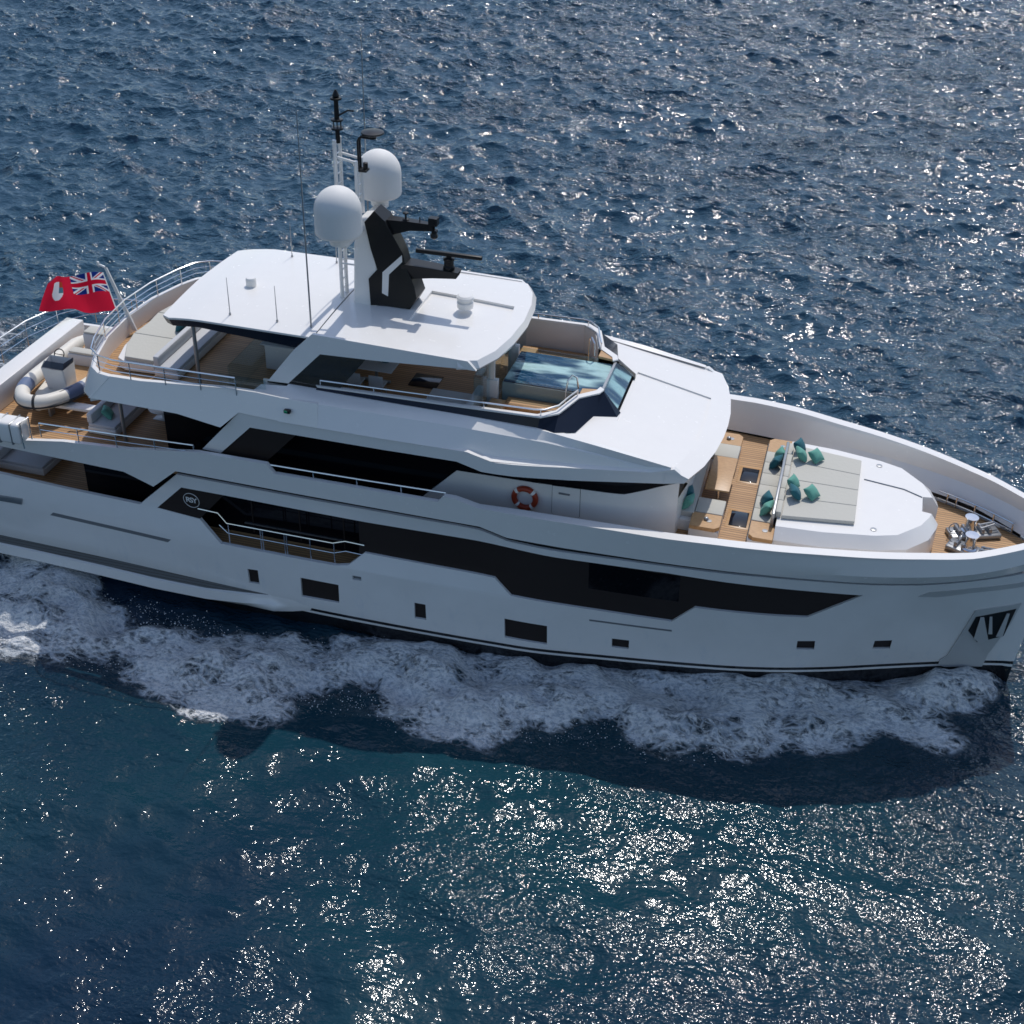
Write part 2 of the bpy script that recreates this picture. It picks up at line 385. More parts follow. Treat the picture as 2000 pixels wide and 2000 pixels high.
# ---- upper bulwark, running into the bow
btop = [(-17.138, 5.76), (-14.52, 6.215), (-11.946, 6.416), (-9.289, 6.825), (-6.778, 6.853), (-6.542, 6.508), (-3.547, 6.557), (-0.816, 6.594), (-0.617, 6.866), (-0.221, 6.85), (0.527, 6.642), (2.5, 6.641), (4.967, 6.713), (6.574, 6.737), (8.14, 6.786), (9.679, 6.777), (11.2, 6.724), (12.716, 6.677), (14.231, 6.62), (15.765, 6.518), (16.533, 6.516), (17.319, 6.489)]
bbot = [(-10.253, 5.842), (-5.416, 5.845), (0.563, 5.891), (1.486, 5.627), (3.343, 5.598), (6.627, 5.642), (9.788, 5.658), (12.898, 5.474), (14.451, 5.409), (15.996, 5.439), (17.604, 5.329)]
bfa = [(-12.319, 5.38), (-11.252, 4.969), (-10.253, 5.842)]
bt = [(-19.6, btop[0][1])]+btop+[(18.72, 6.5)]
bb = [(-19.6, 5.5), bfa[0], bfa[1]]+bbot+[(18.6, 5.3)]
def on_bul(x, z, b):
    kb = min(1, max(0, (x-7)/9)); kb = .30*kb*kb*(3-2*kb); kf = (z-5.3)/.65 if z < 5.95 else (6.6-z)/.65
    y = hb(x, z)+.015+kb*max(0, min(1, kf)); t = .16 if x < -1 else min(.36, .16+.2*(x+1)/3)
    return (x, -max(.012, y-b*min(t, y*.55)), z)
m = MB(); m.sheet(bb+bt[::-1], on_bul, (), .4, .35); m.pair('bulwark', WHITE, yacht, 24, bevel=.012)
# bow hawse opening with rollers
m = MB(); hp = [(14.475, 4.674), (14.778, 4.899), (16.103, 4.939), (17.741, 4.771), (17.799, 4.531), (16.157, 4.686), (15.07, 4.599)]
m.sheet(hp, lambda x, z, b: (x, -max(.01, hb(x, z)+.02-.05*b), z), (), .5, .4); m.pair('hawse_slot', PLATE, yacht)

# ---- decks
def deck(name, x0, x1, z, th, fy, mat, n=60):
    xs = [x0+(x1-x0)*i/(n-1) for i in range(n)]
    a = [(x, -fy(x), z) for x in xs]; b = [(x, fy(x), z) for x in xs]
    m = MB(); m.loft([a, b, [(p[0], p[1], z-th) for p in b], [(p[0], p[1], z-th) for p in a]], closed=True, cap=True); return m.build(name, mat, yacht)
deck('main_deck', -19.5, 8, MD, .15, lambda x: hy(x, 2.8)-.13, TEAK)
deck('upper_deck', -19.5, 9.75, UD, .2, lambda x: hb(x, 5.6)-(.47 if x < 0 else .47-.15*min(1, x/3)), TEAK)
deck('fore_deck', 9.7, 18.1, 5.2, .2, lambda x: max(.02, hb(x, 5.2)-.3), TEAK)
# ---- main saloon and upper saloon walls
m = MB(); m.box(-14.7, 5, -3.5, 3.5, MD+.002, UD-.22); m.build('main_saloon', GLASSK, yacht)
m = MB(); m.box(-11.2, 3.8, -3.42, 3.42, UD+.002, 7.9); m.build('upper_saloon', GLASSK, yacht)
for x in (-8.2, -6.4, -4.75):
    m = MB(); m.box(x, x+.05, -3.52, -3.50, MD+.1, 5.1); m.build('window_mullion', PANEL, yacht)
m = MB(); m.box(-8.5, -4.4, -3.56, -3.502, MD+.45, MD+.48); m.build('inner_handrail', GREY, yacht)
# ---- wheelhouse side walls
def yw(x): return 3.5 if x < 4.2 else 3.5-.09*(x-4.2)**2
ww = [(-1.95, UD), (-.62, 6.98), (2, 7.02), (4.95, 7.12), (6.05, 7.48), (6.6, 7.6), (6.6, UD)]
m = MB(); m.sheet(ww, lambda x, z, b: (x, -yw(x)+.06*b, z), (), .4, .5)
yv = yw(6.6); m.loft([[(6.6, -yv, UD), (6.75, -2, UD), (6.8, 0, UD), (6.75, 2, UD), (6.6, yv, UD)], [(6.6, -yv, 7.0), (6.75, -2, 7.0), (6.8, 0, 7.0), (6.75, 2, 7.0), (6.6, yv, 7.0)]])
m.build('wheelhouse', WHITE, yacht, 24)
m = MB(); m.sheet([(-.9, 6.9), (2, 6.97), (4.95, 7.06), (6.1, 7.44), (6.5, 7.9), (-.9, 7.9)], lambda x, z, b: (x, -yw(x)+.02+.05*b, z), (), .4, .5); m.pair('wheelhouse_window', GLASSK, yacht)
m = MB(); m.box(5.9, 6.5, -2.6, 2.6, 7.0, 7.9); m.build('wheelhouse_windscreen', GLASSK, yacht)
dq = [(2.615, -3.53, 7.039), (3.525, -3.53, 7.082), (3.548, -3.53, 6.018), (3.498, -3.53, 5.988), (2.694, -3.53, 5.943), (2.623, -3.53, 6.009)]
m = MB(); dxz = [(p[0], p[2]) for p in dq]; cx = sum(p[0] for p in dxz)/6; cz = sum(p[1] for p in dxz)/6
m.sheet([(cx+(x-cx)*1.03, cz+(z-cz)*1.03) for x, z in dxz], lambda x, z, b: (x, -yw(x)-.004+.02*b, z), (), 0, 0); dgap = m.pair('side_locker_door', BLACK, yacht)[0]
m = MB(); m.sheet(dxz, lambda x, z, b: (x, -yw(x)-.022+.02*b, z), (), 0, 0, both=False); lk = m.build('locker_panel', WHITE, dgap)
m = MB(); m.rbox(2.83, 3.2, -3.56, -3.51, 6.78, 6.84, .015); m.build('handle', GREYP, dgap)

# ---- upper frame, wing rim and sundeck fascia
def on_u(off=0, th=.1):
    return lambda x, z, b: (x, -(yU(x)-off-th*b), z)
uf = [(-9.311, 6.716), (-7.81, 8.384), (-6.296, 8.308), (-2.76, 8.34), (0.032, 8.384), (0.842, 8.166), (3.28, 8.208), (5.771, 8.257), (6.459, 8.438), (6.871, 8.143), (6.194, 7.881), (3.302, 7.748), (0.511, 7.748), (-0.315, 7.963), (-2.775, 7.898), (-7.457, 7.886), (-8.637, 6.681)]
m = MB(); m.sheet(uf, on_u(0, .18), (), .5, .5); m.pair('upper_side_frame', WHITE, yacht, 24, bevel=.012)
m = MB(); m.sheet([(-7.474, 7.903), (-5.824, 7.892), (-7.002, 6.628), (-8.656, 6.677)], on_u(.04, .05), (), .6, .6); m.pair('upper_side_panel', PANEL, yacht)
m = MB(); m.sheet([(-9.405, 6.557), (-8.648, 6.578), (-7.01, 6.546), (-7.002, 6.628), (-8.635, 6.701), (-9.291, 6.719)], on_u(.03, .08), (), .6, .6); m.pair('frame_foot', BLACK, yacht)
fa = [(-13.276, 8.079), (-9.998, 8.05), (-8.411, 7.847), (-7.791, 8.407), (-6.268, 8.344), (-5.019, 8.339), (-5.083, 9.073), (-6.327, 9.083), (-7.263, 9.122), (-8.24, 9.11), (-11.372, 8.89), (-12.486, 8.879)]
m = MB(); m.sheet(fa, lambda x, z, b: (x, -(yF(x, z)-.16*b), z), (), .5, .4)
FZ0, FZ1 = 8.06, 8.88
stern = [(-12.5, -4.3), (-13.0, -4.2), (-13.45, -3.85), (-13.8, -3.1), (-14.2, -1.7), (-14.35, 0)]
stern = stern + [(x, -y) for x, y in stern[-2::-1]]
def offs(path, dd):
    out = []
    for i, p in enumerate(path):
        a = Vector(path[max(0, i-1)]); b = Vector(path[min(len(path)-1, i+1)]); t = (b-a).normalized(); out.append((p[0]+t.y*dd, p[1]-t.x*dd))
    return out
o_b = offs(stern, -.36)          # foot flares outboard
o_b[0] = (-13.2, -4.57); o_b[-1] = (-13.2, 4.57); inn = offs(stern, .16)
if o_b[5][0] > stern[5][0]: o_b = [(2*s_[0]-q[0], 2*s_[1]-q[1]) for s_, q in zip(stern, o_b)]; inn = [(2*s_[0]-q[0], 2*s_[1]-q[1]) for s_, q in zip(stern, inn)]
m.loft([[(x, y, FZ0-.1) for x, y in o_b], [(x, y, FZ0) for x, y in o_b], [(x, y, FZ1) for x, y in stern], [(x, y, FZ1) for x, y in inn], [(x, y, 8.0) for x, y in inn]], closed=True, cap=True)
m.build('sundeck_fascia', WHITE, yacht, 24, bevel=.012)
# wing sides, from the rim up to the crest
xs = [-6.4+.4*i for i in range(33)]; xs[-1] = 6.35
L1 = [(-6.5, -4.475, 8.34), (-2.7, -4.475, 8.34), (-.6, -4.48, 8.37), (.03, -4.485, 8.38), (.84, -4.5, 8.18), (3.3, -4.12, 8.21), (5.8, -3.68, 8.25), (6.4, -3.62, 8.3)]
L2 = [(-6.5, -4.46, 8.37), (-2.7, -4.455, 8.37), (-.6, -4.45, 8.40), (.2, -4.31, 8.24), (3.3, -3.93, 8.25), (5.5, -3.62, 8.29), (6.4, -3.6, 8.36)]
L3 = [(-6.5, -4.22, 9.07), (-.4, -4.04, 8.97), (2.5, -3.86, 8.80), (5.5, -3.6, 8.36), (6.4, -3.59, 8.42)]
L3b = [(-6.5, -4.17, 9.08), (-.4, -3.99, 9.0), (2.5, -3.80, 8.83), (5.5, -3.58, 8.39), (6.4, -3.58, 8.44)]
L4 = [(-6.5, -3.62, 9.2), (-.4, -3.60, 9.16), (2.2, -3.64, 9.1), (4.2, -3.66, 8.84), (6.4, -3.57, 8.46)]
L5 = [(-6.5, -3.42, 9.2), (2.2, -3.42, 9.1), (6.4, -3.4, 8.46)]
m = MB(); m.loft([xsamp(l, xs) for l in (L1, L2, L3, L3b, L4, L5)])
m.add([(-6.4, -4.42, 8.34), (-6.4, -4.4, 8.36), (-6.4, -4.2, 9.07), (-6.4, -3.62, 9.2), (-6.4, -3.42, 9.2), (-6.4, -3.42, 8.2), (-6.4, -4.4, 8.2)], [(0, 1, 2, 3, 4, 5, 6)])
m.add([(-7.45, -4.2, 9.08), (-7.3, -3.62, 9.12), (-6.4, -3.62, 9.2), (-6.4, -4.2, 9.07), (-7.3, -3.5, 8.2), (-7.45, -4.2, 8.2)], [(0, 1, 2, 3), (0, 1, 4, 5), (1, 2, 4)])
m.mirror()
# fore roof
def zr(x): return 9.12 - .165*max(0, x-2.2)+.012*max(0, 2-abs(x-2.2))
def ro(x, y, b): return (x, y, zr(x)-.05*(y/3.6)**2-.12*b)
crest = [(-.5, -3.58), (2.2, -3.64), (4.2, -3.66), (6.35, -3.57), (6.62, -2.8), (6.85, -1.9), (6.97, -1.0), (7.0, 0)]
inner = [(-.5, -3.5), (2.05, -3.5), (2.55, -3.55), (3.15, -3.2), (3.47, -1.95), (4.15, -1.5), (4.2, -1.2), (4.2, 0)]
ring = crest + [(x, -y) for x, y in crest[-2::-1]] + [(x, -y) for x, y in inner[:-1]] + inner[::-1]
rec = [(4.25, -1.75), (6.85, -1.48), (6.9, 0), (6.85, 1.48), (4.25, 1.75)]
ring2 = crest + [(x, -y) for x, y in crest[-2::-1]] + [(x, -y) for x, y in inner[:-2]] + [(4.24, 1.2), (4.24, 1.75), (6.85, 1.48), (6.9, 0), (6.85, -1.48), (4.24, -1.75), (4.24, -1.2)] + inner[:-2][::-1]
m.sheet(ring2, ro, (), .5, .5, both=False)
m.sheet([(4.18, -1.77), (6.87, -1.5), (6.92, 0), (6.87, 1.5), (4.18, 1.77)], lambda x, y, b: (x, y, zr(x)-.05*(y/3.6)**2-.05-.1*b), (), .5, .5, both=False)
cf = [(x, y, zr(x)-.05*(y/3.6)**2) for x, y in [(6.35, -3.57), (6.62, -2.8), (6.85, -1.9), (6.97, -1.0), (7.0, 0)]]; cf += [(x, -y, z) for x, y, z in cf[-2::-1]]
rf = [(6.93, -3.64, 8.2), (7.28, -2.75, 8.2), (7.5, -1.75, 8.21), (7.62, -.8, 8.23), (7.65, 0, 8.24)]; rf += [(x, -y, z) for x, y, z in rf[-2::-1]]
rg = [(x-.12, y*.98, 7.97) for x, y, z in rf]; rh = [(6.3, y*.95, 7.9) for x, y, z in rf]
m.loft([cf, rf, rg, rh])
m.add([cf[0], rf[0], rg[0], (6.2, -3.66, 7.9), (6.2, -3.66, 8.26)], [(0, 1, 2, 3, 4)]); m.add([(p[0], -p[1], p[2]) for p in (cf[0], rf[0], rg[0], (6.2, -3.66, 7.9), (6.2, -3.66, 8.26))], [(0, 1, 2, 3, 4)])
m.build('wheelhouse_roof', WHITE, yacht, 22)
deck('sun_deck', -14.2, 3.3, SD, .22, lambda x: min(4.2, yU(x)-.22) if x > -12.7 else max(1.2, 4.2-.9*(-12.7-x)**1.3), TEAK)
deck('roof_soffit', 2.5, 6.9, 7.98, .1, lambda x: yU(x)-.25, WHITE)

# ---- black cornice around the pool deck
cb = [(-5.4, -3.56, 9.2), (-4.3, -3.58, 9.21), (-.5, -3.57, 9.16), (2.05, -3.55, 9.1), (2.6, -3.6, 9.06), (3.2, -3.2, 8.96), (3.5, -1.95, 8.9), (4.2, -1.55, 8.79), (4.25, -1.22, 8.78)]
ct = [(-5.4, -3.47, 9.25), (-4.3, -3.47, 9.28), (-.5, -3.5, 9.37), (2.1, -3.46, 9.42), (2.6, -3.05, 9.42), (2.97, -1.88, 9.42), (3.53, -1.36, 9.42), (3.60, -1.12, 9.42), (3.62, -1.10, 9.42)]
ci = [(x-.09, y+.09, z) for x, y, z in ct]
m = MB(); m.loft([cb, ct, [(x, y, z) for x, y, z in ci], [(x-.1, y+.14, z-.3) for x, y, z in cb]]); m.mirror(); m.pair('pool_cornice', NAVY, yacht, 20)
m = MB(); ce = [(x-.13, y+.13, z+.05) for x, y, z in ct]; cp = [(x+.02, y-.02, z) for x, y, z in ct]; cq = [(x+.02, y-.02, z+.05) for x, y, z in ct]
m.loft([cp, cq, ce, [(x, y, z-.05) for x, y, z in ce]], closed=True, cap=True); m.mirror(); m.pair('bulwark_cap', WHITE, yacht, 24)
m = MB(); iw = [(-7.3, -3.36)]+[(x-.14, y+.14) for x, y, z in ct[:6]]; zt = [9.2]+[z for x, y, z in ct[:6]]
m.loft([[(x, y, SD) for x, y in iw], [(x, y, z) for (x, y), z in zip(iw, zt)], [(x-.03, y-.03, z) for (x, y), z in zip(iw, zt)], [(x-.03, y-.03, SD) for (x, y) in iw]], closed=True); m.mirror(); m.pair('inner_bulwark', CREAM, yacht)
# pool
m = MB(); m.box(.05, 3.3, -3.2, 3.2, SD+.002, 8.42); m.build('pool_platform', TEAK, yacht)
for sg in (-1, 1):
    m = MB(); a, b = sorted((sg*1.22, sg*1.75)); m.rbox(.45, 2.5, a, b, 8.42, 8.74, .015); st = m.build('pool_step', WOOD, yacht)
    m = MB(); m.box(.5, 2.45, a+.04, b-.04, 8.741, 8.75); m.build('step_grating', TEAK, st)
    m = MB(); a, b = sorted((sg*1.5, sg*2.5)); m.rbox(-.05, .5, a, b, 8.42, 8.74, .015); m.build('pool_locker', WOOD, yacht)
    m = MB(); tri = [(2.93, sg*1.2), (2.93, sg*1.8), (3.50, sg*1.36), (3.56, sg*1.08)]
    m.add([(x, y, 9.44) for x, y in tri]+[(x, y, 9.36) for x, y in tri], [(0, 1, 2, 3), (7, 6, 5, 4)]+[(i, (i+1) % 4, (i+1) % 4+4, i+4) for i in range(4)]); m.build('corner_shelf', WOOD, yacht)
m = MB(); m.box(.22, 3.5, -1.16, 1.16, 8.44, 9.2); m.build('pool_wall', plain('pool_wall_grey', (.36, .42, .44), .3), yacht)
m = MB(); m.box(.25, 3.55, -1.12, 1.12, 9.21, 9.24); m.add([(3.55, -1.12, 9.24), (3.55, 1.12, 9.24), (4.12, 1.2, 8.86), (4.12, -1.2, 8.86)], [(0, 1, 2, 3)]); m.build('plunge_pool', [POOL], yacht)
m = MB(); m.box(.2, 2.95, -1.2, -1.17, 8.44, 9.36); m.box(.2, 2.95, 1.17, 1.2, 8.44, 9.36)
m.add([(3.58, -1.1, 9.40), (3.58, 1.1, 9.40), (4.16, 1.22, 8.92), (4.16, -1.22, 8.92)], [(0, 1, 2, 3)]); m.build('pool_glass', CLEAR, yacht)
m = MB(); m.box(3.52, 3.6, -1.1, 1.1, 9.3, 9.40); m.build('pool_edge', GREY, yacht)
for sg in (-1, 1):
    m = MB(); m.tube([(2.5, sg*1.72, 8.42), (2.5, sg*1.7, 9.5), (2.52, sg*1.6, 9.85), (2.62, sg*1.42, 9.98), (2.75, sg*1.28, 9.85), (2.8, sg*1.22, 9.42)], .03, 8); m.build('pool_grab_rail', STEEL, yacht)
# glass screen between lounge and pool
m = MB()
for y0, y1 in ((-3.2, -1.3), (-1.22, 1.22), (1.3, 3.2)): m.box(-.16, -.13, y0, y1, 8.22, 10.4)
m.build('lounge_screen', CLEAR, yacht)
for sg in (-1, 1):
    m = MB(); a, b = sorted((sg*1.2, sg*1.42)); m.rbox(-.25, .12, a, b, SD, 9.35, .02); m.rbox(-.2, .0, a+.05, b-.05, 9.35, 10.4, .02); m.build('screen_post', CREAM, yacht)

# ---- hardtop
def ys(z): return 3.47-.13*(z-9.2)
def on_s(off=0, th=.12): return lambda x, z, b: (x, -(ys(z)-off-th*b), z)
def SS(*p): return p
hs = [(-5.559, 11.014), (-6.205, 10.386), (-7.133, 9.19), (-6.407, 9.215), (-5.283, 10.386), (-3.344, 10.457), (-1.53, 10.564), (-0.42, 10.625)]
hs = hs + [(-.05, 10.62), (-.35, 10.9)]
m = MB(); m.sheet(hs, on_s(), (), .5, .5)
half = [(-5.52, 3.22), (-3, 3.25), (-.7, 3.24), (-.1, 3.05), (.28, 2.3), (.5, 1.3), (.6, 0)]
top = half[:-1] + [(x, -y) for x, y in half[::-1]]
def rt(x, y, b): return (x, y, 11.0-.1*(y/3.2)**2-.02*max(0, x+2)-.12*b)
chan = [(-3.0, -1.2), (.0, -.95), (.12, 0), (.0, .95), (-3.0, 1.2)]
m.sheet(top, rt, [chan], .6, .6, both=False)
m.sheet([(x*1.004-.01, y*1.01) for x, y in chan], lambda x, y, b: (x, y, rt(x, y, 0)[2]-.10-.05*b), (), .6, .6, both=False)
e0 = [rt(x, y, 0) for x, y in top]; ex = [(.0, 0)]*len(top)
e1 = [(x+.12*max(0, min(1, (x+1.2))), y*1.03, z-.2) for x, y, z in e0]; e2 = [(x-.06, y*1.0, 10.60) for x, y, z in e1]
m.loft([e0[2:-2], e1[2:-2], e2[2:-2]])
m.build('forward_hardtop', WHITE, yacht, 22, bevel=.015)
deck('hardtop_lining', -5.5, .3, 10.68, .06, lambda x: 3.2 if x < -.6 else 3.2-.9*(x+.6)**2, CREAM)
m = MB(); m.sheet([(-5.283, 10.386), (-3.742, 10.413), (-4.758, 9.122), (-6.407, 9.215)], on_s(.04, .03), (), .7, .7); m.pair('side_window', SMOKE, yacht)
m = MB(); m.sheet([(-7.171, 9.13), (-6.391, 9.129), (-4.758, 9.033), (-4.651, 9.192), (-4.758, 9.246), (-6.406, 9.268), (-7.095, 9.231)], on_s(.02, .06), (), .7, .7); m.pair('window_sill', BLACK, yacht)
# after hardtop
ah = [(-5.6, 3.12), (-9.7, 3.1), (-10.75, 3.02), (-11.05, 2.85), (-11.12, 0)]
at = ah[:-1] + [(x, -y) for x, y in ah[::-1]]
def ra(x, y, b):
    dz = -.16*max(0, min(1, (-9.6-x)/1.3))**1.5
    return (x, y, 10.97-.13*(y/3.1)**2+dz-.07*b)
m = MB(); m.sheet(at, ra, (), .5, .5, both=False); m.build('after_hardtop', WHITE, yacht, 22, bevel=.015)
m = MB(); f0 = [ra(x, y, 1) for x, y in at]; f1 = [(x+(.1 if x < -10 else 0), y*.985, z-(.22 if x < -9.6 else .45)) for x, y, z in f0]; f2 = [(x+(.8 if x < -10 else 0), y*.72, z+.0) for x, y, z in f1]
m.loft([f0, f1, f2]); m.loft([f2, [(x, 0, z) for x, y, z in f2]]); m.build('hardtop_fascia', NAVY, yacht, 20)
m = MB(); m.box(-5.62, -5.5, -3.1, 3.1, 10.4, 10.84); m.build('roof_joint', BLACK, yacht)
for sg in (-1, 1):
    m = MB(); m.tube([(-9.95, sg*2.92, SD), (-9.95, sg*2.92, 10.6)], .065, 12); m.build('hardtop_pillar', GREY, yacht)
m = MB(); m.lathe([(.17, 0), (.18, .05), (.18, .28), (.15, .34), (.02, .35)], (-9.0, -.35, 10.93)); m.build('roof_vent', WHITE, yacht)
m = MB(); m.lathe([(.26, 0), (.28, .06), (.28, .2), (.22, .23), (.22, .28), (.29, .31), (.29, .40), (.22, .45), (.02, .46)], (-1.5, .2, 11.03)); m.build('satellite_puck', WHITE, yacht)

# ---- mast
m = MB(); wp = [(-5.18, 10.9), (-5.14, 13.0), (-4.95, 13.92), (-4.45, 14.02), (-4.3, 12.3), (-4.35, 10.9)]
def wv(z): return .58-.07*(z-10.9)
m.sheet(wp, lambda x, z, b: (x, -wv(z)+b*(2*wv(z)), z), (), 0, .6, both=False); mast = m.build('mast', WHITE, yacht, 20, bevel=.07)
bp = [(-4.55, 11.02), (-4.6, 11.95), (-4.32, 12.28), (-4.75, 13.82), (-4.42, 14.22), (-4.05, 13.92), (-3.5, 12.85), (-3.4, 12.45), (-3.08, 11.8), (-2.98, 11.4), (-3.2, 11.02)]
def wk(x, z): return max(.2, .84-.16*(z-11))-.32*max(0, min(1, (x+4.15+.42*(z-11)*-1+1.2)/1.2))
m = MB(); m.sheet(bp, lambda x, z, b: (x, -wk(x, z)+b*2*wk(x, z), z), (), .25, .5, both=False); m.build('mast_fairing', NAVY if False else BLACK, mast, 14, bevel=.03)
m = MB()
for sg in (-1, 1):
    pts = [(-4.145, 12.196), (-3.524, 12.801), (-3.516, 12.566), (-3.94, 12.12), (-3.979, 11.358), (-4.17, 11.468)]
    k = MB(); k.sheet(pts, lambda x, z, b: (x, -(wk(x, z)+.012)+.02*b, z), (), .25, .4, both=False)
    if sg > 0: k.v = [(x, -y, z) for x, y, z in k.v]
    m.add(k.v, k.f)
m.pair('mast_chevron', WHITE, mast)
m = MB()
m.loft([[(-4.1, -.22, 13.92), (-4.1, .22, 13.92), (-4.1, .22, 13.35), (-4.1, -.22, 13.35), (-4.1, -.22, 13.92)], [(-3.3, -.16, 13.93), (-3.3, .16, 13.93), (-3.3, .16, 13.62), (-3.3, -.16, 13.62), (-3.3, -.16, 13.93)], [(-2.5, -.1, 13.9), (-2.5, .1, 13.9), (-2.5, .1, 13.68), (-2.5, -.1, 13.68), (-2.5, -.1, 13.9)]], cap=True)
m.rbox(-2.66, -2.36, -.14, .14, 13.86, 14.12, .02); m.box(-2.56, -2.4, -.1, .1, 13.6, 13.7); m.lathe([(.02, -.13), (.12, -.06), (.13, 0), (.09, .1), (.02, .13)], (-2.5, 0, 13.5), 14)
m.lathe([(.11, 0), (.11, .03), (.03, .05), (.03, .2), (.1, .22), (.1, .26), (.02, .28)], (-3.45, -.02, 13.92), 12); m.tube([(-2.98, 0, 13.9), (-2.98, 0, 14.08)], .02, 6)
m.build('camera_arm', BLACK, mast, 20, bevel=.012)
m = MB()
m.loft([[(-3.55, -.32, 12.5), (-3.55, .32, 12.5), (-3.55, .28, 11.95), (-3.55, -.28, 11.95), (-3.55, -.32, 12.5)], [(-2.5, -.27, 12.46), (-2.5, .27, 12.46), (-2.5, .22, 12.1), (-2.5, -.22, 12.1), (-2.5, -.27, 12.46)], [(-1.62, -.22, 12.40), (-1.62, .22, 12.40), (-1.70, .2, 12.18), (-1.70, -.2, 12.18), (-1.62, -.22, 12.40)]], cap=True)
m.build('radar_arm', BLACK, mast, 20, bevel=.015)
m = MB(); m.lathe([(.19, 0), (.19, .1), (.16, .13), (.16, .3), (.19, .32), (.19, .37), (.09, .4), (.09, .46), (.02, .47)], (-2.0, 0, 12.42)); mm = Matrix.Translation((-2.0, 0, 12.93)) @ Matrix.Rotation(R(1.5), 4, 'Z')
m.rbox(-1.12, 1.12, -.07, .07, -.065, .065, .02, mat=mm); m.build('radar_scanner', BLACK, mast, 25)
for sg in (-1, 1):
    m = MB(); pr = [(.02, -.76), (.70, -.76), (.74, -.72), (.75, -.65), (.75, 0)] + [(.75*math.cos(a), .77*math.sin(a)) for a in [R(t) for t in range(8, 88, 8)]] + [(.02, .77)]
    m.lathe(pr, (-5.04, sg*1.82, 14.7), 40); m.lathe([(.3, -1.1), (.32, -.7)], (-5.04, sg*1.82, 14.7), 16); m.build('radome', MATTE, mast, 40)
m = MB(); m.rbox(-5.15, -4.75, -1.95, 1.95, 13.5, 13.66, .05); m.build('radome_bracket', WHITE, mast, 30)
m = MB()
for x, z0, z1 in ((-5.72, 10.9, 16.35), (-5.02, 13.9, 15.75)):
    for y in (-.21, .21): m.tube([(x, y, z0), (x, y, z1)], .07, 8)
    zz = z0+.35
    while zz < z1-.1:
        m.tube([(x, -.21, zz), (x, .21, zz)], .025, 6); zz += .33
for y in (-.21, .21): m.tube([(-5.72, y, 15.82), (-5.02, y, 15.7)], .045, 8); m.tube([(-5.72, y, 12.2), (-5.15, y, 12.2)], .03, 6)
m.build('mast_ladder', WHITE, mast, 30)
m = MB(); m.tube([(-5.68, 0, 16.2), (-5.68, 0, 16.66)], .075, 10); m.lathe([(.19, 0), (.19, .05), (.03, .07)], (-5.68, 0, 16.64), 16)
for a in range(6): m.tube([(-5.68+.13*math.cos(a*1.047), .13*math.sin(a*1.047), 16.67), (-5.68+.13*math.cos(a*1.047), .13*math.sin(a*1.047), 16.93)], .012, 5)
m.lathe([(.19, 0), (.19, .05), (.08, .07), (.07, .70), (.02, .71)], (-5.68, 0, 16.91), 16); m.lathe([(.18, 0), (.18, .05), (.09, .07), (.12, .11), (.06, .24), (.02, .30)], (-5.68, 0, 17.58), 16)
m.tube([(-5.66, 0, 17.05), (-5.3, 0, 17.27), (-5.1, 0, 17.27)], .03, 6); m.build('light_pole', BLACK, mast, 30)
m = MB(); m.lathe([(.02, -.06), (.3, -.04), (.37, .0), (.36, .04), (.2, .07), (.02, .08)], (-4.5, 0, 16.64), 28); m.lathe([(.12, -.18), (.13, -.06)], (-4.5, 0, 16.64), 14)
for y in (-.09, .09): m.tube([(-4.98, y, 15.45), (-4.98, y, 16.35), (-4.93, y, 16.46), (-4.85, y, 16.5), (-4.6, y*.8, 16.48), (-4.5, y*.5, 16.52)], .035, 7)
m.rbox(-5.05, -4.7, -.16, .16, 15.38, 15.46, .02); m.lathe([(.08, 0), (.08, .2), (.02, .22)], (-4.78, 0, 15.46), 10); m.build('gps_antenna', BLACK, mast, 30)
for x, y, hh, rr in ((-7.09, -2.5, 1.27, .013), (-8.77, -2.5, 1.32, .013), (-8.77, 2.57, 1.3, .013), (-7.05, 2.57, 1.3, .013), (-5.9, -2.5, 7.0, .022), (-5.75, 2.5, 8.3, .022)):
    m = MB(); zb = 10.97-.13*(y/3.1)**2; m.tube([(x, y, zb), (x, y, zb+hh*.5), (x, y, zb+hh)], [rr*1.4, rr, rr*.6], 6); m.lathe([(.04, 0), (.04, .06), (.02, .08)], (x, y, zb), 8); m.build('whip_antenna', GREY, yacht, 40)

# ---- rails
def lerp_path(pts, n): return [tuple(p) for p in resamp(pts, n)]
def posts_on(pts, step):
    P = [Vector(p) for p in pts]; L = sum((b-a).length for a, b in zip(P, P[1:])); n = max(2, round(L/step)+1); return resamp(pts, n)
# main deck side balcony
br = [(-8.941, -4.47, 2.908), (-7.865, -4.47, 2.918), (-6.956, -4.47, 2.894), (-5.745, -4.47, 2.916), (-4.683, -4.47, 2.909)]
m = MB(); z0 = br[0][2]; zt = z0+.98
for sg in (-1, 1):
    yb = sg*4.44
    tp = [(-9.75, yb, zt+.35), (-9.0, yb, zt+.32), (-8.7, yb, zt-.05)] + [(x, yb, zt-.05) for x in (-8, -6, -4.75)] + [(-4.3, yb, zt+.12), (-3.6, yb, zt+.1)]
    m.tube(tp, .03, 8); m.tube([(x, y, z-.42) if z < zt+.2 else (x, y, z-.5) for x, y, z in tp[1:]], .018, 6)
    for x in (-8.66, -7.45, -7.37, -6.55, -6.47, -5.6, -4.72): m.tube([(x, yb, z0), (x, yb, zt-.05)], .022, 6)
m.pair('balcony_rail', STEEL, yacht, 40)
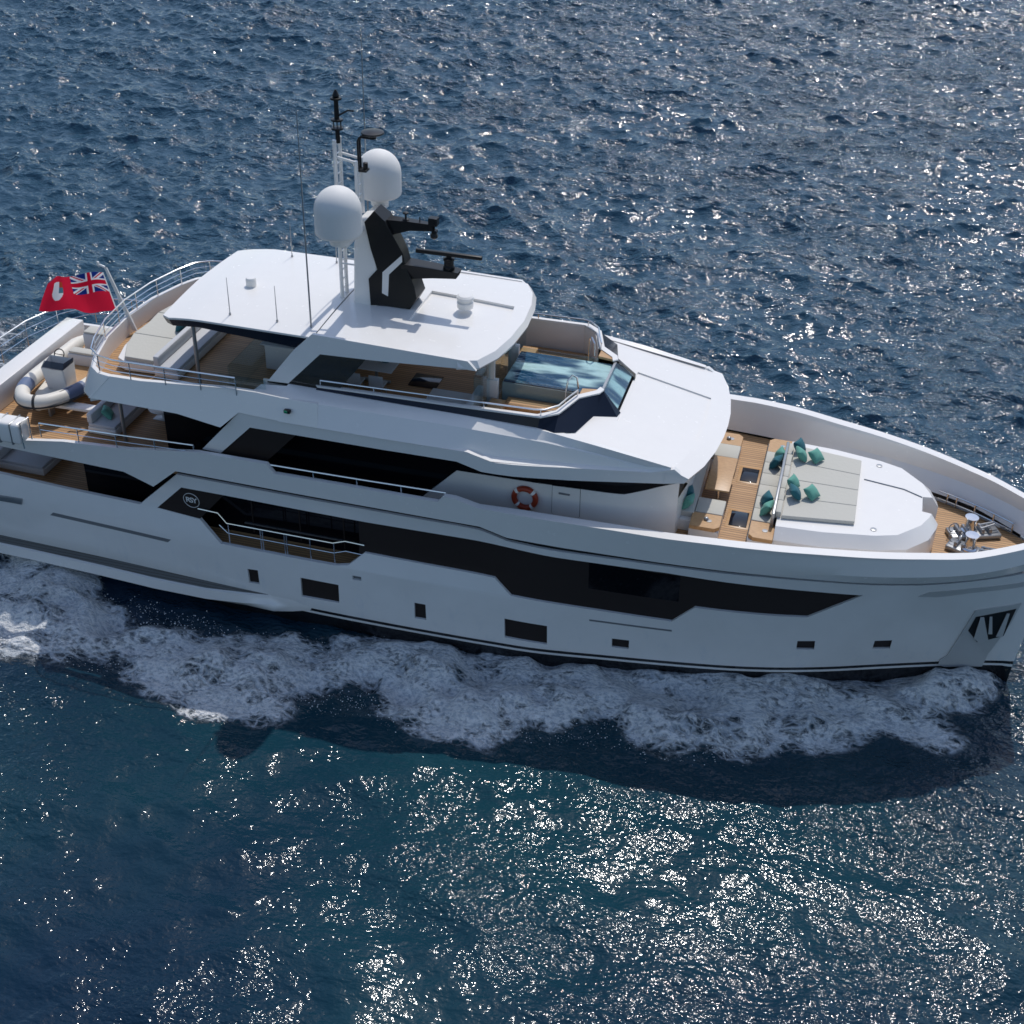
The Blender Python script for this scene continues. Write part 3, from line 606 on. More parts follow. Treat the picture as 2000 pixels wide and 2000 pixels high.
# upper deck side rail, after part and middle part
m = MB()
for sg in (-1, 1):
    yb = sg*4.72; P1 = [(-15.3, yb, 6.30), (-12, yb, 6.40), (-9.45, yb, 6.5)]
    k = rail(P1, posts_on(P1, 1.35), .52, (.5,)); m.add(k.v, k.f)
    P2 = [(-6.7, yb-sg*.02, 6.42), (-3.5, yb-sg*.02, 6.46), (-.6, yb-sg*.02, 6.52)]
    k = rail(P2, posts_on(P2, 1.5)[1:-1], .34); m.add(k.v, k.f)
m.pair('upper_deck_rail', STEEL, yacht, 40)
# stern rail of the upper deck
P = [(-15.3, 4.55, 6.2), (-17.2, 4.5, 6.15), (-18.6, 4.1, 6.1), (-19.3, 3.2, 6.1), (-19.8, 1.6, 6.1), (-19.9, 0, 6.1), (-19.8, -1.6, 6.1)]
k = rail(P, posts_on(P, 1.5), 1.0, (.35, .68)); k.build('stern_rail', STEEL, yacht, 40)
# sundeck rail
P = [(-7.9, -4.25, 8.95), (-10, -4.27, 8.92), (-12.3, -4.28, 8.9), (-12.95, -4.12, 8.9), (-13.4, -3.75, 8.9), (-13.72, -3.0, 8.9), (-14.1, -1.6, 8.9), (-14.25, 0, 8.9)]
P = P + [(x, -y, z) for x, y, z in P[-2::-1]]
k = rail(P, posts_on(P, 1.25), .62, (.33, .66)); k.build('sundeck_rail', STEEL, yacht, 40)
# rail above the cornice
m = MB()
for sg in (-1, 1):
    P = [(-5.3, sg*3.4, 9.28), (-2, sg*3.4, 9.36), (1.9, sg*3.38, 9.45), (2.2, sg*3.3, 9.45), (2.55, sg*2.9, 9.45), (2.72, sg*2.3, 9.45), (2.9, sg*1.75, 9.45)]
    k = rail(P, posts_on(P, 1.9), .2); m.add(k.v, k.f)
m.pair('pool_deck_rail', STEEL, yacht, 40)
m = MB(); m.box(-8.7, -8.66, -3.2, 2.9, SD, 9.35); m.build('aft_glass_screen', CLEAR, yacht)
m = MB(); m.box(-8.66, -7.0, -3.95, -3.9, SD+.5, 9.45); m.box(-8.66, -7.0, 3.9, 3.95, SD+.5, 9.45); m.pair('side_glass_screen', CLEAR, yacht)
for sg in (-1, 1):
    m = MB(); m.tube([(-13.1, sg*3.05, UD), (-13.1, sg*3.05, 8.0)], .065, 12); m.build('deck_pillar', GREY, yacht)
m = MB(); p0 = (-6.043, -4.38, 8.753); m.rbox(p0[0]-.12, p0[0]+.1, -4.5, -4.36, p0[2]-.06, p0[2]+.06, .02); m.build('side_light', BLACK, yacht)
m = MB(); m.rbox(p0[0]-.1, p0[0]+.02, -4.52, -4.48, p0[2]-.04, p0[2]+.05, .015); m.build('side_light_lens', GREENL, yacht)

# ---- fore deck furniture built into the yacht
dh_b = [(9.74, 3.06), (11.2, 2.98), (13.0, 2.62), (13.85, 2.3), (14.5, 1.55), (14.74, .8), (14.78, .52), (14.3, .45), (14.3, 0)]
dh_t = [(9.74, 2.74), (11.2, 2.64), (12.8, 2.34), (13.5, 2.08), (14.2, 1.3), (14.45, .75), (14.52, .5), (14.22, .45), (14.22, 0)]
fb = dh_b[:-1]+[(x, -y) for x, y in dh_b[::-1]]; ft = dh_t[:-1]+[(x, -y) for x, y in dh_t[::-1]]
m = MB(); m.loft([[(x, y, 5.2) for x, y in fb], [(x, y, 6.1) for x, y in fb], [(x, y, 6.44) for x, y in ft]])
m.sheet(ft, lambda x, y, b: (x, y, 6.44-.05*b), (), .7, .7, both=False); m.add([(9.74, -3.06, 5.2), (9.74, 3.06, 5.2), (9.74, 3.06, 6.1), (9.74, 2.74, 6.44), (9.74, -2.74, 6.44), (9.74, -3.06, 6.1)], [(0, 1, 2, 3, 4, 5)])
dhs = m.build('coachroof', WHITE, yacht, 24)
m = MB(); m.box(14.31, 14.33, -.2, -.05, 5.6, 5.75); m.build('coachroof_hatch', BLACK, dhs)
m = MB(); m.tube([(12.3, .95, 6.45), (13.6, .72, 6.45), (14.2, .4, 6.45)], .025, 5); m.build('roof_gutter', GREY, dhs)
for y in (-2.0, 2.0):
    m = MB(); m.lathe([(.1, 0), (.1, .02), (.02, .03)], (12.75, y, 6.44), 14); m.build('roof_light', GREY, dhs)
# sofas and side tables either side of the well
m = MB(); m.rbox(8.93, 9.74, -3.15, 3.15, UD, 6.02, .03); m.rbox(7.05, 8.0, 1.35, 3.05, UD, 6.0, .03); m.rbox(7.05, 8.0, -3.05, -1.35, UD, 6.0, .03); m.rbox(6.55, 7.1, -2.6, 2.6, UD, 6.0, .03); m.build('seat_base', CREAM, yacht)
m = MB(); m.box(8.9, 8.935, -3.1, 3.1, UD+.002, 5.98); m.build('toe_recess', BLACK, yacht)
for sg in (-1, 1):
    for (xa, xb, ya, yb, ch) in ((7.06, 8.02, 2.30, 3.12, .16), (8.95, 9.73, 2.26, 3.2, -.16)):
        m = MB(); c = abs(ch)
        pl = [(xa, ya), (xb, ya), (xb, yb-c), (xb-c, yb), (xa, yb)] if ch > 0 else [(xa, ya), (xb, ya), (xb, yb), (xa+c, yb), (xa, yb-c)]
        m.add([(x, sg*y, 6.18) for x, y in pl]+[(x, sg*y, 6.04) for x, y in pl], [(0, 1, 2, 3, 4), (9, 8, 7, 6, 5)]+[(i, (i+1) % 5, (i+1) % 5+5, i+5) for i in range(5)])
        st = m.build('side_table', WOOD, yacht, bevel=.012)
        m = MB(); m.lathe([(.09, 0), (.09, .012), (.02, .015)], ((xa+xb)/2+.1, sg*(ya+yb)/2, 6.18), 16); m.build('cup_holder', GREY, st)
        if ch > 0: m = MB(); m.lathe([(.07, 0), (.08, .02), (.08, .06), (.05, .09), (.02, .1)], ((xa+xb)/2, sg*((ya+yb)/2-.05), 6.18), 14); m.build('table_lamp', GREY, st)
    m = MB(); a, b = sorted((sg*1.4, sg*2.28)); m.rbox(7.12, 8.02, a, b, 6.0, 6.2, .03); m.build('seat_cushion', BEIGE, yacht)
m = MB(); m.rbox(6.45, 6.62, -2.5, 2.5, 6.1, 6.75, .05); m.build('sofa_backrest', BEIGE, yacht)
m = MB(); m.rbox(6.6, 7.1, -2.4, 2.4, 6.0, 6.2, .03); m.build('sofa_cushion', BEIGE, yacht)
yy = [-2.24+4.48*i/6 for i in range(7)]
for a, b in zip(yy, yy[1:]):
    m = MB(); m.rbox(8.95, 9.56, a+.005, b-.005, 6.02, 6.2, .025); m.build('sofa_cushion', BEIGE, yacht)
    m = MB(); m.rbox(9.66, 9.84, a+.005, b-.005, 6.4, 6.66, .03); m.build('backrest_cushion', BEIGE, yacht)
m = MB(); m.rbox(9.56, 9.66, -2.45, 2.25, 6.1, 6.7, .03); m.build('backrest_frame', GREY, yacht)
yy = [-1, -.5, 0, .5, 1]
for a, b in zip(yy, yy[1:]):
    m = MB(); a0, b0, a1, b1 = a*2.3+.008, b*2.3-.008, a*1.95+.008, b*1.95-.008
    vs = [(9.86, a0), (9.86, b0), (12.14, b1), (12.14, a1)]
    m.add([(x, y, 6.58) for x, y in vs]+[(x, y, 6.45) for x, y in vs], [(0, 1, 2, 3), (7, 6, 5, 4)]+[(i, (i+1) % 4, (i+1) % 4+4, i+4) for i in range(4)]); m.build('sunpad_cushion', BEIGE, yacht, bevel=.02)
for ya in (.97, -1.87):
    m = MB(); m.rbox(8.10, 8.88, ya-.1, ya+1.0, UD-.05, UD+.012, .01); fr = m.build('skylight', WOOD, yacht)
    m = MB(); m.rbox(8.21, 8.8, ya, ya+.9, UD, UD+.03, .015); m.build('skylight_pane', SKYL, fr)
# windlasses and anchors
def windlass(y):
    m = MB(); ang = R(22 if y > 0 else -22)
    mm = Matrix.Translation((15.95, y, 5.2)) @ Matrix.Rotation(ang if y > 0 else ang, 4, 'Z')
    m.rbox(-.75, 1.0, -.32, .32, 0, .2, .08, mat=mm); w = m.build('windlass', GREY, yacht, 30)
    m = MB(); m.lathe([(.26, 0), (.26, .06), (.2, .1), (.17, .2), (.17, .45), (.21, .52), (.22, .56), (.02, .565)], (15.9, y, 5.38), 28); m.build('capstan', STEEL, w, 35)
    m = MB()
    for dx in (-.45, -.2, .35, .6): m.tube([mm @ Vector((dx, -.2, .3)), mm @ Vector((dx, .2, .3))], .06, 8); m.box(dx-.05, dx+.05, -.22, .22, .18, .3, mat=mm)
    m.tube([mm @ Vector((.3, -.1, .34)), mm @ Vector((.75, -.06, .46)), mm @ Vector((.95, -.06, .34))], .035, 6); m.tube([mm @ Vector((.3, .1, .34)), mm @ Vector((.75, .06, .46)), mm @ Vector((.95, .06, .34))], .035, 6)
    m.tube([mm @ Vector((-.6+.17*math.cos(t*.6), 0, .36+.17*math.sin(t*.6))) for t in range(10)], .018, 5); m.build('chain_gear', GREY, w, 35)
windlass(.52); windlass(-.55)
m = MB()
for sg in (-1, 1):
    L = [(14.9+.3*i, sg*(hb(14.9+.3*i, 5.5)-.42)) for i in range(9)]
    for z in (5.32, 5.62): m.tube([(x, y, z) for x, y in L], .03, 6)
    for i in (1, 2, 4, 6, 8): m.tube([(L[i][0], L[i][1], 5.2), (L[i][0], L[i][1], 5.62)], .03, 6)
m.pair('bow_fairlead_rail', STEEL, yacht, 40)
for sg in (-1, 1):
    pl = [(15.87, 0.95), (16.061, 1.185), (16.456, 3.669), (16.641, 3.712), (17.915, 3.713), (17.803, 2.789), (17.406, 1.221), (17.356, 0.515), (16.106, 0.528), (15.86, 0.654)]
    m = MB(); m.sheet(pl, lambda x, z, b: (x, -max(.02, hb(x, z)+.05-.04*b), z), (), .3, .3, both=False)
    if sg > 0: m.v = [(x, -y, z) for x, y, z in m.v]
    pk = m.build('anchor_plate', PLATE, yacht, 30)
    q = [(16.455, 2.599), (16.542, 3.347), (17.802, 3.498), (17.7, 2.154), (17.077, 1.947), (16.885, 1.911)]
    m = MB(); m.sheet(q, lambda x, z, b: (x, -max(.02, hb(x, z)+.06-.03*b), z), (), .3, .3, both=False)
    if sg > 0: m.v = [(x, -y, z) for x, y, z in m.v]
    m.build('anchor_pocket', BLACK, pk, 30)
    fl = [[(16.725, 2.188), (16.695, 3.317), (16.814, 3.294), (17.23, 2.015), (16.953, 1.903)], [(17.154, 2.356), (16.996, 3.284), (17.082, 3.267), (17.291, 2.338)], [(17.443, 2.184), (17.527, 3.335), (17.631, 3.312), (17.666, 2.158)]]
    m = MB()
    for q in fl:
        k = MB(); k.sheet(q, lambda x, z, b: (x, -max(.02, hb(x, z)+.11-.05*b), z), (), .3, .3, both=False); m.add(k.v, k.f)
    if sg > 0: m.v = [(x, -y, z) for x, y, z in m.v]
    tag(m.build('anchor', PLATE, None, 30, bevel=.01), 'steel anchor stowed in the hull pocket on the ' + ('shaded side facing the camera' if sg < 0 else 'far side of the bow'), 'anchor', 'bow anchors')

# ---- emblem on the lower dark panel
ctr = [(-10.041, 4.44)][0]
def em(px, pz): x = ctr[0]+px; z = ctr[1]+pz; return (x, -(hy(x, z)-.03)-.012, z)
m = MB(); m.tube([em(.30*math.cos(2*math.pi*i/40), .30*math.sin(2*math.pi*i/40)) for i in range(40)], .011, 6, True); emb = m.build('emblem_ring', WHITE, yacht)
fc = bpy.data.curves.new('emblem', 'FONT'); fc.body = 'RSY'; fc.size = .30; fc.offset = .007; fc.align_x = 'CENTER'; fc.align_y = 'CENTER'; fc.space_character = .8
fo = bpy.data.objects.new('emblem_tmp', fc); COL.objects.link(fo)
me = bpy.data.meshes.new_from_object(fo.evaluated_get(bpy.context.evaluated_depsgraph_get())); bpy.data.objects.remove(fo)
for v in me.vertices: v.co = Vector(em(v.co.x, v.co.y))
me.materials.clear(); me.materials.append(WHITE); eo = bpy.data.objects.new('emblem_lettering', me); COL.objects.link(eo); eo.parent = yacht

# ================================================================ LOOSE THINGS ON BOARD
# flag and staff
base = (-14.133, 0.0, 8.596); topp = (-14.842, 0.0, 10.689)
st = MB(); a = Vector(base); b = Vector(topp); a = a+(a-b)*.12
st.loft([[a+Vector((-.05, -.04, 0)), a+Vector((.13, -.04, 0)), a+Vector((.13, .04, 0)), a+Vector((-.05, .04, 0)), a+Vector((-.05, -.04, 0))], [b+Vector((-.03, -.03, 0)), b+Vector((.07, -.03, 0)), b+Vector((.07, .03, 0)), b+Vector((-.03, .03, 0)), b+Vector((-.03, -.03, 0))]], cap=True)
st.tube([b, b+Vector((-.18, 0, .06)), b+Vector((-.28, 0, .05))], .045, 8); st.lathe([(.05, 0), (.05, .12), (.02, .14)], b+Vector((-.26, 0, .05)), 10); st.build('flag_staff', WHITE, yacht, 30, bevel=.01)
ftop = [(-14.938, 0.0, 10.48), (-15.252, 0.0, 10.426), (-15.614, 0.0, 10.346), (-16.045, 0.0, 10.236), (-16.584, 0.0, 10.11), (-17.078, 0.0, 9.921), (-17.38, 0.0, 9.657)]
fbot = [(-14.611, 0.0, 9.033), (-14.918, 0.0, 8.987), (-15.236, 0.0, 8.939), (-15.563, 0.0, 8.849), (-16.099, 0.0, 8.769), (-16.743, 0.0, 8.693), (-17.87, 0.0, 8.566)]
NU, NV = 150, 90
ta = resamp(ftop, NU); tb = resamp(fbot, NU); vs = []; cols = []
def jack(x, y):
    # x 0..1 along the canton, y 0..1 down it
    RED, WHT, BLU = (.55, .01, .035), (.72, .72, .74), (.012, .03, .18)
    X, Yv = (x-.5)*2, (y-.5)
    if abs(X) < .1 or abs(Yv) < .1: return RED
    if abs(X) < .17 or abs(Yv) < .17: return WHT
    for s_ in (1, -1):
        dd = (Yv - s_*X*.5)/math.sqrt(1.25)
        if abs(dd) < .10:
            if (0 < dd*(1 if X*s_ > 0 else -1)*1 < .06): return RED
            return WHT
    return BLU
def fcol(u, v):
    if u < .02: return (.7, .7, .7)
    if u < .52 and v < .5: return jack((u-.02)/.5, v/.5)
    cu, cv = (u-.80)/.085, (v-.45)/.27
    if abs(cv) < 1 and abs(cu) < (1-.75*max(0, cv)**2):
        if cu < -.15 and cv < -.35: return (.40, .06, .03)
        if cu < -.1 and cv < .25: return (.05, .22, .12) if (cu*7+cv*3) % 1 < .6 else (.1, .13, .4)
        return (.70, .70, .73)
    return (.58, .016, .045)
for j in range(NV+1):
    for i in range(NU):
        t = i/(NU-1); v = j/NV; p = ta[i].lerp(tb[i], v)
        wv_ = .17*math.sin(t*9+v*2.2)*min(1, t*3)+.05*math.sin(t*17-v*3)*t
        vs.append((p.x, p.y+wv_+.05*t, p.z)); cols.append(fcol(t, v))
me = bpy.data.meshes.new('ensign'); me.from_pydata(vs, [], [(j*NU+i, j*NU+i+1, (j+1)*NU+i+1, (j+1)*NU+i) for j in range(NV) for i in range(NU-1)])
ca = me.color_attributes.new('col', 'FLOAT_COLOR', 'POINT'); ca.data.foreach_set('color', np.array([(*c, 1) for c in cols], dtype=np.float32).ravel())
me.polygons.foreach_set('use_smooth', [True]*len(me.polygons))
k = N('ensign_cloth'); at_ = k.new('ShaderNodeAttribute', attribute_name='col')
dif = k.new('ShaderNodeBsdfDiffuse'); trl = k.new('ShaderNodeBsdfTranslucent'); mx = k.new('ShaderNodeMixShader'); mx.inputs[0].default_value = .5
k.l(at_.outputs['Color'], dif.inputs[0]); k.l(at_.outputs['Color'], trl.inputs[0]); k.l(dif.outputs[0], mx.inputs[1]); k.l(trl.outputs[0], mx.inputs[2]); k.l(mx.outputs[0], k.o.inputs[0])
me.materials.append(k.m); fl = bpy.data.objects.new('flag', me); COL.objects.link(fl); tag(fl, 'red ensign with union jack canton and shield flying from the stern staff', 'flag')

# lifebuoy
c0 = (1.725, -3.58, 6.42)
lb = empty('lifebuoy', 'orange lifebuoy with white bands hanging on the white wheelhouse wall', 'lifebuoy', (c0[0], c0[1], c0[2]))
m = MB(); n1, n2 = 40, 14; ring_ = []
for i in range(n1):
    a = 2*math.pi*i/n1; ring_.append((.36*math.cos(a), 0, .36*math.sin(a)))
m.tube(ring_, .095, n2, True); m.build('ring', ORANGE, lb, 60)
for q in range(4):
    a0 = math.pi/4+q*math.pi/2; m = MB(); m.tube([(.36*math.cos(a0+t), 0, .36*math.sin(a0+t)) for t in (-.13, -.065, 0, .065, .13)], .101, n2); m.build('band', WHITE, lb, 60)

# life raft canisters on the near bulwark
raft_lab = ['white ribbed liferaft canister on the bulwark edge beside the end of the steel rail', 'white liferaft canister cut off by the left edge of the photo']
for i, (xa, xb) in enumerate(((-17.35, -15.75), (-19.1, -17.45))):
    c = ((xa+xb)/2, -4.98, 6.15); rfo = empty('liferaft', raft_lab[i], 'liferaft', c, 'liferaft canisters on the bulwark')
    m = MB(); m.rbox(xa, xb, -5.3, -4.62, 6.15, 6.95, .12, seg=3); m.build('canister', WHITE, rfo, 35, loc=None).location = (-c[0], -c[1], -c[2])
    m = MB()
    for t in (.2, .5, .8): x = xa+(xb-xa)*t; m.rbox(x-.03, x+.03, -5.32, -4.6, 6.13, 6.97, .03)
    m.build('strap', GREY, rfo, 35).location = (-c[0], -c[1], -c[2])
    m = MB(); m.tube([(xb+.04, -5.2, 6.0), (xb+.04, -5.2, 6.98), (xb+.04, -4.7, 6.98), (xb+.04, -4.7, 6.1)], .025, 6); m.build('cradle', STEEL, rfo, 35).location = (-c[0], -c[1], -c[2])

# tender
td = empty('tender', 'cream inflatable tender with a steering console stowed across the after deck', 'tender', (-16.8, -.4, UD))
off_t = (-16.8, -.4, UD)
def tb_(m, name, mat, ang=30, par=td, **k):
    o = m.build(name, mat, par, ang, **k)
    if par is td: o.location = (-off_t[0], -off_t[1], -off_t[2])
    return o
tp = [(-17.85, 2.5, 6.3), (-17.88, 1.2, 6.3), (-17.88, -.3, 6.32), (-17.82, -1.3, 6.36), (-17.62, -2.15, 6.42), (-17.22, -2.78, 6.46), (-16.75, -3.0, 6.48), (-16.3, -2.78, 6.46), (-15.93, -2.15, 6.42), (-15.72, -1.3, 6.36), (-15.66, -.3, 6.32), (-15.66, 1.2, 6.3), (-15.7, 2.5, 6.3)]
def cr(pts, k=5):
    P = [Vector(p) for p in pts]; out = []
    for i in range(len(P)-1):
        p0, p1, p2, p3 = P[max(0, i-1)], P[i], P[i+1], P[min(len(P)-1, i+2)]
        for t in range(k):
            s_ = t/k; out.append(.5*((2*p1)+(p2-p0)*s_+(2*p0-5*p1+4*p2-p3)*s_*s_+(3*p1-p0-3*p2+p3)*s_**3))
    return out+[P[-1]]
tpp = cr(tp); kk = len(tpp); rads = [.27*min(1, .35+min(i, kk-1-i)*.22) for i in range(kk)]
m = MB(); m.tube(tpp, rads, 16); tub = tb_(m, 'tube', HYPALON, 50)
m = MB(); m.tube([(p.x+(-.275 if p.x < -16.78 else .275)*(1 if abs(p.x+16.78) > .6 else abs(p.x+16.78)/.6), p.y-.27*max(0, 1-abs(p.x+16.78)/.9), p.z-.1) for p in tpp], .05, 8); tb_(m, 'rubbing_strake', RUBBER, 40)
m = MB(); hl = []
for y, w in ((2.4, .82), (1, .84), (-.6, .84), (-1.8, .62), (-2.75, .12)):
    hl.append([(-16.78-w, y, 6.15), (-16.78-w*.7, y, 5.85+.05*max(0, -y)), (-16.78, y, 5.72+.12*max(0, -y-.5)), (-16.78+w*.7, y, 5.85+.05*max(0, -y)), (-16.78+w, y, 6.15)])
m.loft(hl); m.loft([[(p[0][0], p[0][1], 6.12), (p[4][0], p[4][1], 6.12)] for p in hl]); tb_(m, 'tender_hull', HYPALON, 40)
m = MB(); m.box(-17.5, -16.05, -1.0, 1.6, 6.125, 6.135); tb_(m, 'tender_floor', WOOD)
for (i0, i1) in ((17, 22), (40, 46)):
    m = MB(); m.tube(tpp[i0:i1], [rr*1.02 for rr in rads[i0:i1]], 16); m.build('tube_band', plain('blue_grey_patch', (.10, .14, .24), .5), tub, 50)
m = MB(); m.loft([[(-17.15, -1.35, 6.13), (-16.35, -1.35, 6.13), (-16.3, -.75, 6.13), (-17.2, -.75, 6.13), (-17.15, -1.35, 6.13)], [(-17.2, -1.5, 7.05), (-16.3, -1.5, 7.05), (-16.25, -.75, 7.2), (-17.25, -.75, 7.2), (-17.2, -1.5, 7.05)]], cap=True); con = tb_(m, 'console', WHITE, 25, bevel=.04)
m = MB(); m.tube([(-16.95+.2*math.cos(t*.2618), -.62+.1*math.sin(t*.2618), 7.2+.17*math.sin(t*.2618)) for t in range(24)], .022, 6, True); m.tube([(-17.15, -.62, 7.2), (-16.75, -.62, 7.2)], .015, 5); m.build('steering_wheel', BLACK, con, 40)
m = MB(); m.loft([[(-17.2, -1.46, 7.06), (-16.3, -1.46, 7.06), (-16.2, -.9, 7.15)], [(-17.15, -1.3, 7.25), (-16.35, -1.3, 7.25), (-16.25, -.8, 7.28)]]); m.build('windscreen', SMOKE, con)
m = MB(); m.rbox(-17.45, -16.1, .55, 1.0, 6.13, 6.6, .05); m.rbox(-17.45, -16.1, 1.7, 2.35, 6.13, 6.9, .08); tb_(m, 'tender_seat', GREYF, 30)
m = MB(); m.rbox(-17.4, -16.15, .58, .98, 6.6, 6.7, .04); tb_(m, 'seat_pad', BEIGE, 30)
m = MB(); m.rbox(-17.4, -16.15, 1.72, 2.3, 6.9, 6.98, .04); tb_(m, 'seat_pad', BEIGE, 30)
m = MB(); m.tube([(-15.98, -2.35, 6.67), (-15.85, -2.0, 6.66), (-15.78, -1.7, 6.63)], .03, 6); m.rbox(-16.06, -15.98, -2.45, -2.3, 6.6, 6.68, .02); tb_(m, 'grab_handle', RUBBER)
m = MB(); cpt = tpp[31:33]; m.tube([cpt[0], cpt[1]], .282, 16); tb_(m, 'bow_patch', RUBBER, 50)
# white rack behind the tender, gangway bench
m = MB(); m.rbox(-19.2, -18.45, -2.9, 3.4, UD, 6.55, .04); m.build('stern_locker', WHITE, yacht, 30)
bn = empty('passerelle', 'narrow white gangway plank lying on the after deck beside the tender bow', 'gangway', (-15.6, -2.2, UD))
m = MB(); mm = Matrix.Translation((0, 0, .45)) @ Matrix.Rotation(R(2), 4, 'Z'); m.rbox(-1.3, .9, -.2, .2, 0, .12, .02, mat=mm); m.build('plank', WHITE, bn, 30)
m = MB(); m.rbox(-1.0, -.9, -.15, .15, 0, .47, .02, mat=Matrix.Rotation(R(2), 4, 'Z')); m.rbox(.6, .7, -.15, .15, 0, .47, .02, mat=Matrix.Rotation(R(2), 4, 'Z')); m.build('support', GREY, bn, 30)

# sofas of the after decks
def sofa(name, label, x0, x1, y0, y1, z, back, mat=GREYF, seat=.42, bh=.8):
    e = empty(name, label, 'sofa', ((x0+x1)/2, (y0+y1)/2, z))
    o_ = (-(x0+x1)/2, -(y0+y1)/2, -z)
    m = MB(); m.rbox(x0, x1, y0, y1, z+.02, z+seat-.14, .03); m.build('plinth', WHITE, e, 30).location = o_
    m = MB(); m.rbox(x0+.02, x1-.02, y0+.02, y1-.02, z+seat-.14, z+seat, .04); m.build('seat', mat, e, 30).location = o_
    m = MB(); bx = {'x+': (x1-.22, x1, y0, y1), 'x-': (x0, x0+.22, y0, y1), 'y+': (x0, x1, y1-.22, y1), 'y-': (x0, x1, y0, y0+.22)}[back]
    m.rbox(*bx, z+seat, z+bh, .06); m.build('backrest', mat, e, 30).location = o_
    return e
sofa('aft_sofa', 'long pale sofa with its back to the sundeck sunpad', -11.75, -10.85, -2.75, 2.7, SD, 'x-', GREYF)
sofa('deck_sofa', 'pale sofa in the shade on the open upper after deck', -14.6, -13.5, -3.0, .6, UD, 'x-', GREYF)
sofa('cockpit_sofa', 'grey curved sofa in the shaded main deck cockpit', -19.3, -17.3, -2.4, 2.4, MD, 'x-', GREYF)
sp_ = empty('sunpad', 'wide beige sunpad on the after end of the sundeck', 'sunpad', (-12.7, 0, SD))
m = MB(); pl = [(-11.8, -2.65), (-12.9, -2.7), (-13.25, -2.5), (-13.5, -1.6), (-13.62, 0), (-13.5, 1.6), (-13.25, 2.5), (-12.9, 2.7), (-11.8, 2.65)]
m.sheet([(x+12.7, y) for x, y in pl], lambda x, y, b: (x, y, .40-.36*b), (), 0, 0, both=False); m.build('plinth', WHITE, sp_, 30, bevel=.03)
for a, b in ((-2.62, -.9), (-.88, .88), (.9, 2.62)):
    m = MB(); q = [(-11.82, a), (-12.9 if a < -2 else -13.5+.0, a), (-13.42 if abs(b) < 2 and abs(a) < 2 else -13.3, (a+b)/2), (-12.9 if b > 2 else -13.5, b), (-11.82, b)]
    m.sheet([(x+12.7, y) for x, y in q], lambda x, y, bb_: (x, y, .55-.15*bb_), (), 0, 0, both=False); m.build('cushion', BEIGE, sp_, 30, bevel=.03)
# furniture under the hardtop
tbe = empty('dining_table', 'pale stone dining table under the forward hardtop', 'table', (-4.4, -.7, SD))
m = MB(); m.rbox(-.75, .75, -.55, .55, .70, .74, .01); m.build('tabletop', GREYF, tbe, 30)
m = MB(); m.rbox(-.5, .5, -.06, .06, .02, .1, .02); m.tube([(0, 0, .05), (0, 0, .72)], .06, 8); m.build('leg', GREY, tbe, 30)
m = MB(); m.lathe([(.02, .75), (.16, .76), (.2, .82), (.02, .8)], (.3, .2, 0), 16); tag(m.build('bowl', PETROL, None, 30), 'dark teal bowl on the stone dining table', 'bowl').location = (-4.4, -.7, SD)
def chair(x, y, rz, lab):
    e = empty('dining_chair', lab, 'chair', (x, y, SD), 'chairs round the dining table'); e.rotation_euler.z = rz
    m = MB(); m.rbox(-.25, .25, -.25, .25, .42, .48, .02); m.build('seat', GREYF, e, 30)
    m = MB(); m.rbox(-.25, -.2, -.25, .25, .48, .85, .02); m.build('backrest', GREYF, e, 30)
    for sx in (-.2, .2):
        for sy in (-.2, .2): m = MB(); m.tube([(sx, sy, 0), (sx, sy, .42)], .015, 5); m.build('leg', GREY, e, 30)
chair(-4.8, -1.6, R(90), 'pale dining chair on the open side of the table, at its after end')
chair(-4.0, -1.6, R(90), 'pale dining chair on the open side of the table, at its forward end')
chair(-5.5, -.7, 0, 'pale dining chair behind the smoked side window')
m = MB(); m.rbox(-8.4, -5.6, -1.0, 1.2, SD, 9.15, .04); m.build('bar_counter', WHITE, yacht, 30); m = MB(); m.rbox(-8.5, -5.5, -1.1, 1.3, 9.15, 9.2, .01); m.build('bar_top', GREYF, yacht, 30)
m = MB(); m.rbox(-3.3, -2.3, -.6, .3, SD-.01, SD+.03, .01); m.build('stair_hatch', SKYL, yacht, 30)
sofa('lounge_sofa', 'pale sofa beside the glass screen near the plunge pool', -2.2, -.4, -2.6, -1.2, SD, 'x+', GREYF)
# foredeck table
ft_ = empty('fore_table', 'rectangular varnished teak table in the foredeck well', 'table', (7.65, 0, UD))
m = MB(); m.rbox(-.4, .4, -1.09, 1.09, .74, .80, .012); m.build('tabletop', WOOD, ft_, 30)
for y in (-.7, .7): m = MB(); m.tube([(0, y, 0), (0, y, .74)], .05, 10); m.build('leg', STEEL, ft_, 30)
# pillows
def pillow(p, mat, tilt, rz, lab, grp, sz=.5, roll_=0):
    m = MB(); n = 14; vs = []; idx = {}
    for sgn in (1, -1):
        for i in range(n+1):
            for j in range(n+1):
                a, b = i/n*2-1, j/n*2-1
                if sgn < 0 and (i in (0, n) or j in (0, n)): idx[sgn, i, j] = idx[1, i, j]; continue
                th = .15*((1-a*a)*(1-b*b))**.45; pin = 1-.10*(1-a*a)*abs(b)**3; pin2 = 1-.10*(1-b*b)*abs(a)**3
                idx[sgn, i, j] = len(vs); vs.append((a*sz/2*pin2, b*sz/2*pin, sgn*(th+.012*math.sin(5*a+3*b)*(1-a*a)*(1-b*b))))
    fs = []
    for sgn in (1, -1):
        for i in range(n):
            for j in range(n): fs.append((idx[sgn, i, j], idx[sgn, i+1, j], idx[sgn, i+1, j+1], idx[sgn, i, j+1]))
    m.add(vs, fs); o = m.build('pillow', mat, None, 80); o.location = p; o.rotation_euler = (R(roll_), R(tilt), R(rz)); return tag(o, lab, 'pillow', grp)
